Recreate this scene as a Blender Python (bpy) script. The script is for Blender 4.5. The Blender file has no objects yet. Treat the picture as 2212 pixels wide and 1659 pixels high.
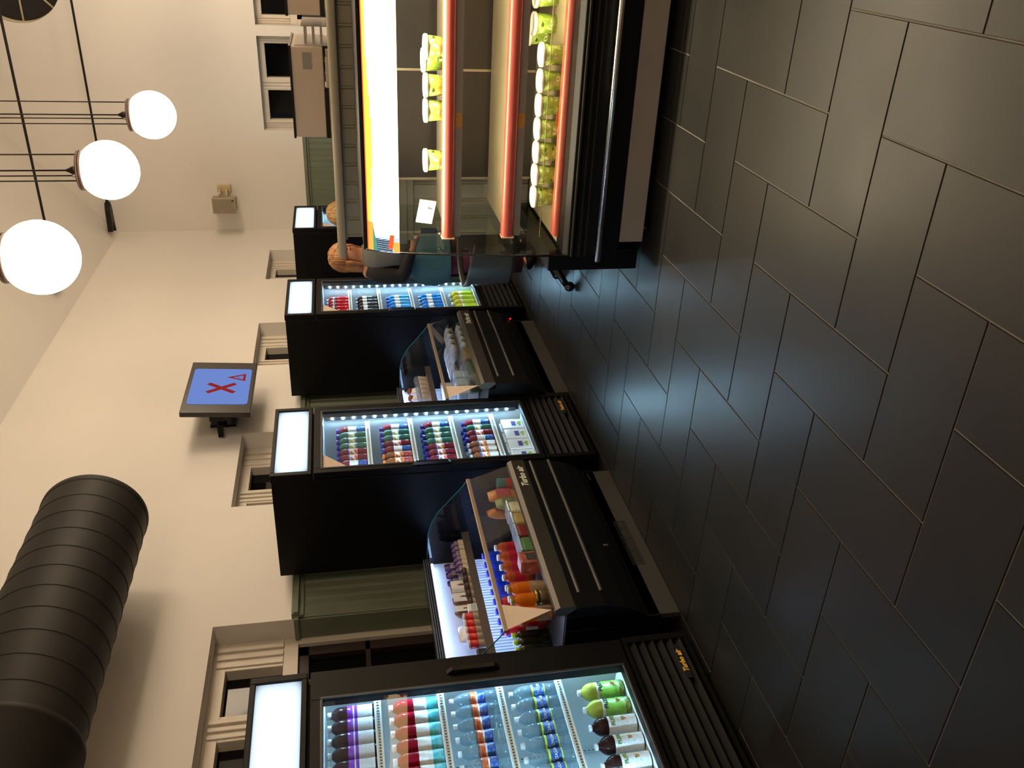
import bpy, math, random
from mathutils import Vector, Matrix
C = bpy.context.scene.collection
SC = bpy.context.scene
R_ = math.radians
PI = math.pi

# ---------------------------------------------------------------- camera
YAW, PITCH, ROLL, FPX, CAMH = 0.503462, 0.186317, 0.0509088, 1888.97, 1.53398
def make_camera():
    fwd = Vector((-math.sin(YAW)*math.cos(PITCH), math.cos(YAW)*math.cos(PITCH), -math.sin(PITCH)))
    right = Vector((math.cos(YAW), math.sin(YAW), 0))
    down = fwd.cross(right)
    r2 = math.cos(ROLL)*right + math.sin(ROLL)*down
    d2 = -math.sin(ROLL)*right + math.cos(ROLL)*down
    cam = bpy.data.cameras.new('camera'); o = bpy.data.objects.new('camera', cam); C.objects.link(o)
    # the phone was held on its side: the picture's x axis points at the floor
    m = Matrix((d2, r2, -fwd)).transposed().to_4x4()
    m.translation = Vector((0, 0, CAMH)); o.matrix_world = m
    cam.sensor_fit = 'HORIZONTAL'; cam.sensor_width = 36.0; cam.lens = 36.0*FPX/2212.0
    cam.clip_start = 0.05; cam.clip_end = 100
    SC.camera = o
make_camera()

# ---------------------------------------------------------------- world, exposure
w = bpy.data.worlds.new('night'); SC.world = w; w.use_nodes = True
w.node_tree.nodes['Background'].inputs[0].default_value = (0.004, 0.005, 0.009, 1)
w.node_tree.nodes['Background'].inputs[1].default_value = 1.0
SC.view_settings.view_transform = 'Standard'; SC.view_settings.look = 'None'
SC.view_settings.gamma = 1.0; SC.view_settings.exposure = 0.0; SC.view_settings.use_curve_mapping = False
SC.cycles.max_bounces = 7; SC.cycles.diffuse_bounces = 4; SC.cycles.glossy_bounces = 4
SC.cycles.transparent_max_bounces = 12; SC.cycles.transmission_bounces = 4
SC.cycles.caustics_reflective = False; SC.cycles.caustics_refractive = False
SC.cycles.sample_clamp_indirect = 4.0
# lamp strengths of the place
GLOBE = 19.5
LED = 750.0
SIGN = 1.6
CANOPY = 9.0

# ---------------------------------------------------------------- helpers
def lin(h):
    if not isinstance(h, str): return tuple(h)
    h = h.lstrip('#'); c = [int(h[i:i+2], 16)/255 for i in (0, 2, 4)]
    return tuple(x/12.92 if x <= 0.04045 else ((x+0.055)/1.055)**2.4 for x in c)
MATS = {}
def M(name, col='#808080', rough=0.5, metal=0.0, spec=0.5, var=0.0, vs=6.0, bump=0.0, bs=80.0, emit=None, es=0.0, coat=0.0, alpha=None):
    if name in MATS: return MATS[name]
    m = bpy.data.materials.new(name); m.use_nodes = True; nt = m.node_tree; b = nt.nodes['Principled BSDF']
    c = lin(col); b.inputs['Base Color'].default_value = (*c, 1)
    b.inputs['Roughness'].default_value = rough; b.inputs['Metallic'].default_value = metal
    b.inputs['Specular IOR Level'].default_value = spec
    if coat: b.inputs['Coat Weight'].default_value = coat
    if emit is not None:
        b.inputs['Emission Color'].default_value = (*lin(emit), 1); b.inputs['Emission Strength'].default_value = es
    if var or bump:
        tc = nt.nodes.new('ShaderNodeTexCoord')
    if var:
        n = nt.nodes.new('ShaderNodeTexNoise'); n.inputs['Scale'].default_value = vs; n.inputs['Detail'].default_value = 3
        nt.links.new(tc.outputs['Object'], n.inputs['Vector'])
        r = nt.nodes.new('ShaderNodeMapRange'); r.inputs[3].default_value = 1-var; r.inputs[4].default_value = 1+var
        r.inputs[1].default_value = 0.3; r.inputs[2].default_value = 0.7
        nt.links.new(n.outputs['Fac'], r.inputs[0])
        x = nt.nodes.new('ShaderNodeMix'); x.data_type = 'RGBA'; x.blend_type = 'MULTIPLY'; x.inputs[0].default_value = 1
        x.inputs[6].default_value = (*c, 1); nt.links.new(r.outputs[0], x.inputs[7]); nt.links.new(x.outputs[2], b.inputs['Base Color'])
    if bump:
        n2 = nt.nodes.new('ShaderNodeTexNoise'); n2.inputs['Scale'].default_value = bs; n2.inputs['Detail'].default_value = 2
        nt.links.new(tc.outputs['Object'], n2.inputs['Vector'])
        bp = nt.nodes.new('ShaderNodeBump'); bp.inputs['Strength'].default_value = bump; bp.inputs['Distance'].default_value = 0.004
        nt.links.new(n2.outputs['Fac'], bp.inputs['Height']); nt.links.new(bp.outputs[0], b.inputs['Normal'])
    MATS[name] = m; return m
def glassmat(name, tint='#ffffff', ior=1.45, rough=0.0, haze=0.0, hazecol='#ffffff'):
    """clear pane: what lies behind shows through, the rest is mirrored by the Fresnel law"""
    if name in MATS: return MATS[name]
    m = bpy.data.materials.new(name); m.use_nodes = True; nt = m.node_tree; nt.nodes.clear()
    out = nt.nodes.new('ShaderNodeOutputMaterial'); t = nt.nodes.new('ShaderNodeBsdfTransparent'); t.inputs[0].default_value = (*lin(tint), 1)
    g = nt.nodes.new('ShaderNodeBsdfGlossy'); g.inputs['Roughness'].default_value = rough
    f = nt.nodes.new('ShaderNodeLayerWeight'); f.inputs[0].default_value = 0.5; f0 = ((ior-1)/(ior+1))**2
    pw = nt.nodes.new('ShaderNodeMath'); pw.operation = 'POWER'; pw.inputs[1].default_value = 5.0; nt.links.new(f.outputs['Facing'], pw.inputs[0])
    ma = nt.nodes.new('ShaderNodeMath'); ma.operation = 'MULTIPLY_ADD'; ma.inputs[1].default_value = 1-f0; ma.inputs[2].default_value = f0
    nt.links.new(pw.outputs[0], ma.inputs[0])
    mx = nt.nodes.new('ShaderNodeMixShader'); nt.links.new(ma.outputs[0], mx.inputs[0])
    if haze:
        d = nt.nodes.new('ShaderNodeBsdfDiffuse'); d.inputs[0].default_value = (*lin(hazecol), 1)
        mh = nt.nodes.new('ShaderNodeMixShader'); mh.inputs[0].default_value = haze
        nt.links.new(t.outputs[0], mh.inputs[1]); nt.links.new(d.outputs[0], mh.inputs[2]); nt.links.new(mh.outputs[0], mx.inputs[1])
    else:
        nt.links.new(t.outputs[0], mx.inputs[1])
    nt.links.new(g.outputs[0], mx.inputs[2]); nt.links.new(mx.outputs[0], out.inputs[0])
    MATS[name] = m; return m
def lampmat(name, col, strength):
    if name in MATS: return MATS[name]
    m = bpy.data.materials.new(name); m.use_nodes = True; nt = m.node_tree; nt.nodes.clear()
    out = nt.nodes.new('ShaderNodeOutputMaterial'); e = nt.nodes.new('ShaderNodeEmission')
    e.inputs[0].default_value = (*lin(col), 1); e.inputs[1].default_value = strength
    nt.links.new(e.outputs[0], out.inputs[0]); MATS[name] = m; return m

class B:
    """collects faces; each face carries a material slot"""
    def __init__(s): s.v = []; s.f = []; s.m = []; s.sm = []
    def add(s, vs, fs, m=0, smooth=False):
        o = len(s.v); s.v += [tuple(x) for x in vs]
        for f in fs: s.f.append(tuple(i+o for i in f)); s.m.append(m); s.sm.append(smooth)
        return s
    def box(s, x0, x1, y0, y1, z0, z1, m=0):
        if x0 > x1: x0, x1 = x1, x0
        if y0 > y1: y0, y1 = y1, y0
        if z0 > z1: z0, z1 = z1, z0
        v = [(x0,y0,z0),(x1,y0,z0),(x1,y1,z0),(x0,y1,z0),(x0,y0,z1),(x1,y0,z1),(x1,y1,z1),(x0,y1,z1)]
        return s.add(v, [(0,3,2,1),(4,5,6,7),(0,1,5,4),(1,2,6,5),(2,3,7,6),(3,0,4,7)], m)
    def prism(s, pts, axis, a0, a1, m=0, smooth=False):
        """extrude a closed 2D outline along an axis; pts are (x,z) for 'y', (y,z) for 'x', (x,y) for 'z'"""
        def P(p, a):
            return {'y': (p[0], a, p[1]), 'x': (a, p[0], p[1]), 'z': (p[0], p[1], a)}[axis]
        n = len(pts); v = [P(p, a0) for p in pts] + [P(p, a1) for p in pts]
        fs = [(i, (i+1) % n, n+(i+1) % n, n+i) for i in range(n)]
        s.add(v, fs, m, smooth); s.add(v[:n], [tuple(range(n))[::-1]], m); s.add(v[n:], [tuple(range(n))], m)
        return s
    def lathe(s, prof, seg=20, c=(0,0,0), m=0, axis='z', smooth=True, caps=True):
        """prof: list of (r, h[, slot]); the slot belongs to the band above that point"""
        base = len(s.v)
        def P(r, h, a):
            x, y = r*math.cos(a), r*math.sin(a)
            p = {'z': (x, y, h), 'y': (x, h, y), 'x': (h, x, y)}[axis]
            return (p[0]+c[0], p[1]+c[1], p[2]+c[2])
        for p in prof:
            for k in range(seg): s.v.append(P(p[0], p[1], 2*PI*k/seg))
        for i in range(len(prof)-1):
            mm = prof[i][2] if len(prof[i]) > 2 else m
            for k in range(seg):
                k2 = (k+1) % seg
                s.f.append((base+i*seg+k, base+i*seg+k2, base+(i+1)*seg+k2, base+(i+1)*seg+k)); s.m.append(mm); s.sm.append(smooth)
        if caps:
            if prof[0][0] > 1e-5: s.f.append(tuple(base+k for k in range(seg))[::-1]); s.m.append(prof[0][2] if len(prof[0])>2 else m); s.sm.append(False)
            if prof[-1][0] > 1e-5:
                q = base+(len(prof)-1)*seg; s.f.append(tuple(q+k for k in range(seg))); s.m.append(prof[-2][2] if len(prof[-2])>2 else m); s.sm.append(False)
        return s
    def tube(s, pts, r, seg=8, m=0, closed=False):
        pts = [Vector(p) for p in pts]; n = len(pts); base = len(s.v); up = None
        rs = r if isinstance(r, (list, tuple)) else [r]*n
        for i, p in enumerate(pts):
            if closed: d = (pts[(i+1) % n]-pts[i-1])
            else: d = pts[min(i+1, n-1)]-pts[max(i-1, 0)]
            d = d.normalized()
            if up is None:
                up = Vector((0,0,1)) if abs(d.z) < 0.9 else Vector((1,0,0))
            u = (up-d*up.dot(d))
            u = u.normalized() if u.length > 1e-6 else d.orthogonal().normalized()
            up = u; w_ = d.cross(u)
            for k in range(seg):
                a = 2*PI*k/seg; s.v.append(tuple(p+(u*math.cos(a)+w_*math.sin(a))*rs[i]))
        for i in range(n if closed else n-1):
            j = (i+1) % n
            for k in range(seg):
                k2 = (k+1) % seg
                s.f.append((base+i*seg+k, base+i*seg+k2, base+j*seg+k2, base+j*seg+k)); s.m.append(m); s.sm.append(True)
        if not closed:
            s.f.append(tuple(base+k for k in range(seg))[::-1]); s.m.append(m); s.sm.append(False)
            s.f.append(tuple(base+(n-1)*seg+k for k in range(seg))); s.m.append(m); s.sm.append(False)
        return s
    def ball(s, c, r, seg=20, rings=12, m=0, sc=(1,1,1)):
        base = len(s.v)
        for i in range(1, rings):
            t = PI*i/rings
            for k in range(seg):
                a = 2*PI*k/seg
                s.v.append((c[0]+r*sc[0]*math.sin(t)*math.cos(a), c[1]+r*sc[1]*math.sin(t)*math.sin(a), c[2]+r*sc[2]*math.cos(t)))
        top = len(s.v); s.v.append((c[0], c[1], c[2]+r*sc[2])); bot = len(s.v); s.v.append((c[0], c[1], c[2]-r*sc[2]))
        for k in range(seg):
            k2 = (k+1) % seg
            s.f.append((top, base+k, base+k2)); s.m.append(m); s.sm.append(True)
            q = base+(rings-2)*seg
            s.f.append((bot, q+k2, q+k)); s.m.append(m); s.sm.append(True)
            for i in range(rings-2):
                s.f.append((base+i*seg+k, base+(i+1)*seg+k, base+(i+1)*seg+k2, base+i*seg+k2)); s.m.append(m); s.sm.append(True)
        return s
    def grid(s, fn, nu, nv, m=0, mfn=None, smooth=True, skip=None):
        base = len(s.v)
        for j in range(nv+1):
            for i in range(nu+1): s.v.append(tuple(fn(i/nu, j/nv)))
        for j in range(nv):
            for i in range(nu):
                u, v = (i+.5)/nu, (j+.5)/nv
                if skip and skip(u, v): continue
                a = base+j*(nu+1)+i
                s.f.append((a, a+1, a+nu+2, a+nu+1)); s.m.append(mfn(u, v) if mfn else m); s.sm.append(smooth)
        return s
    def mesh(s, name, mats):
        me = bpy.data.meshes.new(name); me.from_pydata(s.v, [], s.f)
        for mt in (mats if isinstance(mats, (list, tuple)) else [mats]): me.materials.append(mt)
        me.polygons.foreach_set('material_index', s.m); me.polygons.foreach_set('use_smooth', s.sm); me.update(); return me
    def build(s, name, mats, parent=None, loc=(0,0,0), rot=(0,0,0), bevel=0.0, solid=0.0):
        o = bpy.data.objects.new(name, s.mesh(name, mats)); C.objects.link(o); o.location = loc; o.rotation_euler = rot
        if parent is not None: o.parent = parent
        if solid:
            md = o.modifiers.new('solid', 'SOLIDIFY'); md.thickness = solid; md.offset = 0
        if bevel:
            md = o.modifiers.new('bevel', 'BEVEL'); md.width = bevel; md.segments = 2; md.limit_method = 'ANGLE'; md.angle_limit = R_(50)
        return o
def thing(name, label, cat, loc=(0,0,0), rotz=0.0, group=None):
    o = bpy.data.objects.new(name, None); C.objects.link(o); o.empty_display_size = 0.1
    o.location = loc; o.rotation_euler = (0,0,rotz); return tag(o, label, cat, group)
def tag(o, label, cat, group=None):
    o['label'] = label; o['category'] = cat
    if group: o['group'] = group
    return o
def struct(o): o['kind'] = 'structure'; return o
def dup(root, loc, rotz=None, label=None, group=None, scale=None):
    r = root.copy(); C.objects.link(r); r.location = loc
    if rotz is not None: r.rotation_euler = (0,0,rotz)
    if scale is not None: r.scale = scale
    if label: r['label'] = label
    if group: r['group'] = group
    for ch in list(root.children):
        c = ch.copy(); C.objects.link(c); c.parent = r
        for g in ch.children:
            d = g.copy(); C.objects.link(d); d.parent = c
    return r
DG = None
def textmesh(txt, size, shear=0.0, extrude=0.0006, bold=0.0):
    """lettering as a mesh in its own xy plane, centred"""
    cu = bpy.data.curves.new('lettering', 'FONT'); cu.body = txt; cu.size = size; cu.align_x = 'CENTER'; cu.align_y = 'CENTER'
    cu.shear = shear; cu.extrude = extrude; cu.offset = bold; cu.resolution_u = 3
    o = bpy.data.objects.new('lettering', cu); C.objects.link(o)
    bpy.context.view_layer.update()
    dg = bpy.context.evaluated_depsgraph_get()
    me = bpy.data.meshes.new_from_object(o.evaluated_get(dg))
    bpy.data.objects.remove(o); me.name = 'lettering'; return me
MXF = Matrix(((0,0,1),(1,0,0),(0,1,0)))      # lettering faces +x, reads towards +y
MYF = Matrix(((1,0,0),(0,0,-1),(0,1,0)))     # lettering faces -y, reads towards +x
def letter(txt, size, mat, parent, loc, frame, name='lettering', wrap=None, **kw):
    me = textmesh(txt, size, **kw)
    for v in me.vertices:
        if wrap:                                # bend round a bottle of radius wrap
            a = v.co.x/wrap; r = wrap+0.0008+v.co.z
            v.co = Vector((r*math.sin(a), v.co.y, r*math.cos(a)-wrap))
        v.co = frame @ v.co
    me.materials.clear(); me.materials.append(mat)
    o = bpy.data.objects.new(name, me); C.objects.link(o); o.location = loc
    if parent is not None: o.parent = parent
    return o
def printed(name, base, ink, thr=.56, scale=60, squash=3.0, rough=.32):
    """paper or film with blotchy print that runs round the label"""
    if name in MATS: return MATS[name]
    m = bpy.data.materials.new(name); m.use_nodes = True; nt = m.node_tree; b = nt.nodes['Principled BSDF']; b.inputs['Roughness'].default_value = rough
    tc = nt.nodes.new('ShaderNodeTexCoord'); mp = nt.nodes.new('ShaderNodeMapping'); mp.inputs['Scale'].default_value = (1, 1, squash)
    n = nt.nodes.new('ShaderNodeTexNoise'); n.inputs['Scale'].default_value = scale; n.inputs['Detail'].default_value = 2
    nt.links.new(tc.outputs['Object'], mp.inputs['Vector']); nt.links.new(mp.outputs[0], n.inputs['Vector'])
    c = nt.nodes.new('ShaderNodeValToRGB'); e = c.color_ramp.elements; e[0].position = thr; e[0].color = (*lin(base), 1); e[1].position = thr+.03; e[1].color = (*lin(ink), 1)
    nt.links.new(n.outputs['Fac'], c.inputs[0]); nt.links.new(c.outputs[0], b.inputs['Base Color']); MATS[name] = m; return m
ORD = ['first','second','third','fourth','fifth','sixth','seventh','eighth','ninth','tenth','eleventh','twelfth','thirteenth','fourteenth']
rnd = random.Random(7)

# ---------------------------------------------------------------- common materials
WALL = M('wall_paint', '#dfdad3', 0.85, var=0.02, vs=1.2, bump=0.05, bs=120)
CEIL = M('ceiling_paint', '#d6d1c9', 0.9, var=0.02, vs=0.8)
GREEN = M('sage_paint', '#6d7563', 0.5, var=0.05, vs=4)
SAGEW = M('warm_sage_paint', '#857d68', 0.5, var=0.05, vs=4)
WHITEW = M('window_white_paint', '#d4cbbd', 0.45, var=0.03, vs=5)
BROWNF = M('brown_sash_paint', '#30231f', 0.4, var=0.05, vs=9)
NIGHT = M('night_pane', '#08080b', 0.06, spec=0.2)
BLACK = M('black_powder_coat', '#08080b', 0.42, spec=.18, var=0.05, vs=12, bump=0.03, bs=260)
BLACKG = M('black_gloss_plastic', '#0a0a0b', 0.22)
STEEL = M('brushed_steel', '#b4aca2', 0.32, metal=1.0, var=0.05, vs=4)
CHROME = M('polished_chrome', '#d8d4cc', 0.26, metal=1.0)
WHITEP = M('white_plastic', '#e6e6e2', 0.4, var=0.02)
GREYP = M('grey_plastic', '#77736d', 0.5, var=0.04)
DARKIRON = M('dark_iron', '#1b1714', 0.5, metal=0.4, var=0.1, vs=20)
PANE = glassmat('clear_pane', '#f2f7f6')
LEDM = lampmat('led_cool_white', '#b0e2ff', LED)
LETW = M('white_lettering', '#e8e4da', 0.4)
# ---------------------------------------------------------------- room shell
XL, XR, YB, YF = -3.80, 2.10, 11.44, -4.0
ZE, RX, RZ = 4.28, -0.85, 6.93
WINS = [(2.845,4.106),(5.30,6.30),(7.50,8.46),(9.67,10.64)]
ZW0, ZW1, DW = 0.85, 2.385, 0.40
def floor():
    # slate tiles laid in a herringbone, every tile its own slightly raised face over the grout
    T, ox, oy, g = 0.305, 0.09664, -0.15058, 0.0026
    b = B(); b.add([(-4.2,YF-.1,-.004),(2.2,YF-.1,-.004),(2.2,11.6,-.004),(-4.2,11.6,-.004)], [(0,1,2,3)], 1)
    seen = set()
    for i in range(int((-3.9-ox)/T)-2, int((2.2-ox)/T)+2):
        for j in range(int((YF-oy)/T)-2, int((11.5-oy)/T)+2):
            s = (i-j+3) % 4
            t = {0:('h',i,j),1:('h',i-1,j),3:('v',i,j),2:('v',i,j-1)}[s]
            if t in seen: continue
            seen.add(t)
            w_, d_ = (2,1) if t[0] == 'h' else (1,2)
            x0, x1 = ox+t[1]*T+g, ox+(t[1]+w_)*T-g; y0, y1 = oy+t[2]*T+g, oy+(t[2]+d_)*T-g
            if x0 < XL-.02-.4 or x1 > 2.4 or y0 < YF-.4 or y1 > 12: continue
            e = 0.0015
            v = [(x0,y0,-.004),(x1,y0,-.004),(x1,y1,-.004),(x0,y1,-.004),(x0+e,y0+e,0),(x1-e,y0+e,0),(x1-e,y1-e,0),(x0+e,y1-e,0)]
            b.add(v, [(4,5,6,7),(0,1,5,4),(1,2,6,5),(2,3,7,6),(3,0,4,7)], 0)
    m = bpy.data.materials.new('slate_tile'); m.use_nodes = True; nt = m.node_tree; p = nt.nodes['Principled BSDF']; p.inputs['Specular IOR Level'].default_value = .24
    ge = nt.nodes.new('ShaderNodeNewGeometry'); tc = nt.nodes.new('ShaderNodeTexCoord')
    n1 = nt.nodes.new('ShaderNodeTexNoise'); n1.inputs['Scale'].default_value = 3.5; n1.inputs['Detail'].default_value = 6
    n2 = nt.nodes.new('ShaderNodeTexNoise'); n2.inputs['Scale'].default_value = 60; n2.inputs['Detail'].default_value = 4
    for n in (n1, n2): nt.links.new(tc.outputs['Object'], n.inputs['Vector'])
    a = nt.nodes.new('ShaderNodeMath'); a.operation = 'ADD'; nt.links.new(n1.outputs['Fac'], a.inputs[0])
    sc = nt.nodes.new('ShaderNodeMath'); sc.operation = 'MULTIPLY'; sc.inputs[1].default_value = 0.35
    nt.links.new(ge.outputs['Random Per Island'], sc.inputs[0]); nt.links.new(sc.outputs[0], a.inputs[1])
    cr = nt.nodes.new('ShaderNodeValToRGB'); cr.color_ramp.elements[0].position = 0.3; cr.color_ramp.elements[1].position = 1.0
    cr.color_ramp.elements[0].color = (*lin('#1e1d1c'), 1); cr.color_ramp.elements[1].color = (*lin('#282624'), 1)
    nt.links.new(a.outputs[0], cr.inputs[0]); nt.links.new(cr.outputs[0], p.inputs['Base Color'])
    rr = nt.nodes.new('ShaderNodeMapRange'); rr.inputs[1].default_value = .3; rr.inputs[2].default_value = .7; rr.inputs[3].default_value = 0.36; rr.inputs[4].default_value = 0.41
    nt.links.new(n1.outputs['Fac'], rr.inputs[0]); nt.links.new(rr.outputs[0], p.inputs['Roughness'])
    bp = nt.nodes.new('ShaderNodeBump'); bp.inputs['Strength'].default_value = 0.10; bp.inputs['Distance'].default_value = 0.0006
    nt.links.new(n2.outputs['Fac'], bp.inputs['Height']); nt.links.new(bp.outputs[0], p.inputs['Normal'])
    struct(b.build('floor', [m, M('grout', '#6f695f', 0.8, var=0.1, vs=9)]))
floor()
def walls():
    b = B(); x0, x1 = XL-DW, XL
    b.box(x0,x1,YF,YB+.4,-.1,ZW0); b.box(x0,x1,YF,YB+.4,ZW1,ZE)
    ys = [YF]+[v for w_ in WINS for v in w_]+[YB+.4]
    for k in range(0, len(ys), 2): b.box(x0,x1,ys[k],ys[k+1],ZW0,ZW1)
    struct(b.build('wall_left', WALL))
    b = B()                                           # gable wall with two windows and an oculus
    y0, y1 = YB, YB+.36
    xs = [(-2.52,-1.42),(-1.30,-0.20)]
    b.box(XL,XR,y0,y1,-.1,ZW0); b.box(XL,XR,y0,y1,ZW1,ZE)
    for a0, a1 in ((XL,-2.52),(-1.42,-1.30),(-0.20,XR)): b.box(a0,a1,y0,y1,ZW0,ZW1)
    cx, cz, r = -0.845, 4.94, 0.5
    tri = [(XL,ZE),(XR,ZE),(RX,RZ)]
    angs = sorted([2*PI*k/48 for k in range(48)]+[math.atan2(t[1]-cz, t[0]-cx) % (2*PI) for t in tri])
    def outer(a):
        d = (math.cos(a), math.sin(a)); best = 1e9
        for k in range(3):
            p, q = tri[k], tri[(k+1) % 3]; ex, ez = q[0]-p[0], q[1]-p[1]
            den = d[0]*ez-d[1]*ex
            if abs(den) < 1e-9: continue
            t = ((p[0]-cx)*ez-(p[1]-cz)*ex)/den
            if t > 0: best = min(best, t)
        return (cx+d[0]*best, cz+d[1]*best)
    n = len(angs)
    for k in range(n):
        a, c = angs[k], angs[(k+1) % n]
        i0, i1 = (cx+r*math.cos(a), cz+r*math.sin(a)), (cx+r*math.cos(c), cz+r*math.sin(c)); o0, o1 = outer(a), outer(c)
        b.add([(i0[0],y0,i0[1]),(i1[0],y0,i1[1]),(o1[0],y0,o1[1]),(o0[0],y0,o0[1])], [(0,1,2,3)])
        b.add([(i0[0],y0,i0[1]),(i1[0],y0,i1[1]),(i1[0],y1,i1[1]),(i0[0],y1,i0[1])], [(3,2,1,0)])
    struct(b.build('wall_back', WALL))
    struct(B().box(XR,XR+.2,YF,YB+.36,-.1,ZE).build('wall_right', WALL))
    b = B(); b.box(XL-DW,XR+.2,YF-.2,YF,-.1,ZE); b.prism([(XL-DW,ZE),(XR+.2,ZE),(RX,RZ+.1)], 'y', YF-.2, YF)
    struct(b.build('wall_front', WALL))
    s = (RZ-ZE)/(RX-XL)
    b = B(); b.prism([(XL-.4,ZE-.4*s),(RX,RZ),(RX,RZ+.2),(XL-.4,ZE-.4*s+.25)], 'y', YF-.2, YB+.36)
    b.prism([(XR+.2,ZE-.2*s),(RX,RZ),(RX,RZ+.2),(XR+.2,ZE-.2*s+.25)], 'y', YF-.2, YB+.36)
    struct(b.build('ceiling', CEIL))
    # oculus sash and pane
    b = B(); b.lathe([(r-.012,0),(r+.002,0),(r+.002,.05),(r-.012,.05)], 48, (cx,YB+.10,cz), axis='y', caps=False)
    b.lathe([(r-.012,.05),(r-.012,0)], 48, (cx,YB+.10,cz), axis='y', caps=False)
    for k in range(4):
        a = PI*k/4; d = Vector((math.cos(a),0,math.sin(a))); p = Vector((cx,YB+.125,cz))
        b.tube([p-d*(r-.005), p+d*(r-.005)], 0.011, 6)
    wn = struct(b.build('window_7', M('oculus_frame', '#cfc59a', 0.5)))
    B().lathe([(r,0),(r,.01)], 48, (cx,YB+.13,cz), axis='y').build('window_pane', M('oculus_night_pane', '#1b1718', 0.25), wn)
walls()
def window(n, fn, a0, a1, mid, cas=.216, mw=.085):
    """paired window in a deep reveal; fn maps (along the wall, depth from the wall face, z) to the world"""
    def bx(b, u0, u1, d0, d1, z0, z1, m=0):
        p, q = fn(u0,d0,z0), fn(u1,d1,z1); b.box(p[0],q[0],p[1],q[1],p[2],q[2],m)
    f = B(); D = 0.15
    bx(f, a0,a1, D,D+.10, ZW1-.075,ZW1); bx(f, a0,a1, D,D+.10, 1.90,1.985); bx(f, a0,a1, D-.02,D+.12, ZW0,ZW0+.05)
    cn = min(cas, max(.06, mid-mw-a0-.06))
    for u0, u1 in ((a0,a0+cn),(mid-mw,mid+mw),(a1-cas,a1)):
        bx(f, u0,u1, D,D+.10, 1.985,ZW1-.075)
        w_ = u1-u0
        for k in range(3): bx(f, u0+w_*(.10+.27*k),u0+w_*(.26+.27*k), D-.010-.004*k,D, 1.985,ZW1-.02)
    for u0, u1 in ((a0,a0+.055),(mid-.03,mid+.03),(a1-.055,a1)): bx(f, u0,u1, D,D+.10, ZW0+.05,1.90)
    o = struct(f.build(f'window_{n}', WHITEW, bevel=.003))
    s = B()
    for u0, u1 in ((a0+.055,mid-.03),(mid+.03,a1-.055)):
        for z, h in ((ZW0+.05,.06),(1.06,.028),(1.475,.028),(1.84,.06)): bx(s, u0,u1, D+.03,D+.07, z,z+h)
        for u, h in ((u0,.07),((u0+u1)/2-.012,.024),(u1-.07,.07)): bx(s, u,u+h, D+.03,D+.07, ZW0+.05,1.90)
    s.build('window_sash', BROWNF, o)
    g = B(); bx(g, a0+.01,a1-.01, D+.075,D+.085, ZW0+.04,ZW1-.07); g.build('window_pane', NIGHT, o)
for i, (a, c) in enumerate(WINS): window(i+1, lambda u,d,z: (XL-d,u,z), a, c, 3.475 if i == 0 else a+.325, .216 if i == 0 else .28)
window(5, lambda u,d,z: (u,YB+d,z), -2.52, -1.42, -1.99, .10, .075); window(6, lambda u,d,z: (u,YB+d,z), -1.30, -0.20, -.75, .10, .075)
def beadboard(n, fn, a0, a1, z0, z1, cap=True, pitch=0.075, mat=None):
    b = B()
    k = 0; u = a0
    while u < a1-1e-4:
        e = min(u+pitch, a1)
        def q(uu, d): return uu, d
        pts = [(u,0),(e,0),(e,.010),(e-.006,.016),(u+.020,.016),(u+.016,.011),(u+.010,.016),(u+.006,.016),(u,.010)] if e-u > .03 else [(u,0),(e,0),(e,.016),(u,.016)]
        v0 = [fn(p[0],p[1],z0) for p in pts]; v1 = [fn(p[0],p[1],z1) for p in pts]; m_ = len(pts)
        b.add(v0+v1, [(i,(i+1)%m_,m_+(i+1)%m_,m_+i) for i in range(m_)])
        u = e
    if cap:
        for d, h0, h1 in ((.030,z1-.03,z1),(.055,z1,z1+.028),(.042,z1+.028,z1+.040)):
            p, q_ = fn(a0,0,h0), fn(a1,d,h1); b.box(p[0],q_[0],p[1],q_[1],p[2],q_[2])
    struct(b.build(f'trim_{n}', mat or GREEN))
piers = [(YF,WINS[0][0])]+[(WINS[i][1],WINS[i+1][0]) for i in range(3)]+[(WINS[3][1],YB)]
for i, (a, c) in enumerate(piers): beadboard(i+1, lambda u,d,z: (XL+d,u,z), a, c, 0, 1.89)
for i, (a, c) in enumerate(WINS): beadboard(i+6, lambda u,d,z: (XL+d,u,z), a, c, 0, 0.85)
beadboard(10, lambda u,d,z: (u,YB-d,z), XL+.06, -2.52, 0, 1.89); beadboard(11, lambda u,d,z: (u,YB-d,z), -2.52, XR, 0, 0.85)
# green boards that return into the deep window reveals
b = B()
for a, c in WINS:
    for yy, s in ((a,1),(c,-1)):
        b.box(XL-.145,XL+.002,yy,yy+s*.012,ZW0,1.89); b.box(XL-.145,XL+.02,yy,yy+s*.03,1.89,1.918)
struct(b.build('trim_12', GREEN))
# half-height wall behind the open cooler: cap, beadboard and a lower ledge
YH, XH = 5.02, -1.725
b = B()
b.box(XH,XR,YH+.016,YH+.13,0,1.49); struct(b.build('wall_counter', SAGEW))
beadboard(13, lambda u,d,z: (u,YH+.016-d,z), XH, XR, 0, 1.49, cap=False, pitch=0.105, mat=SAGEW)
b = B()
pr = [(YH-.035,1.497),(YH+.165,1.497),(YH+.165,1.512)]+[(YH+.135+.03*math.cos(t),1.518+.028*math.sin(t)) for t in (0,.5,1,1.57)]+[(YH+.01+.045*math.cos(t),1.515+.031*math.sin(t)) for t in (1.57,2.1,2.6,3.14)]
b.prism(pr, 'x', XH-.115, XR, smooth=True); b.box(XH-.015,XR,YH-.004,YH+.02,1.485,1.497)
b.box(XH-.03,XR,YH-.05,YH,1.14,1.19); b.box(XH-.015,XR,YH-.03,YH,1.10,1.14)
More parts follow.
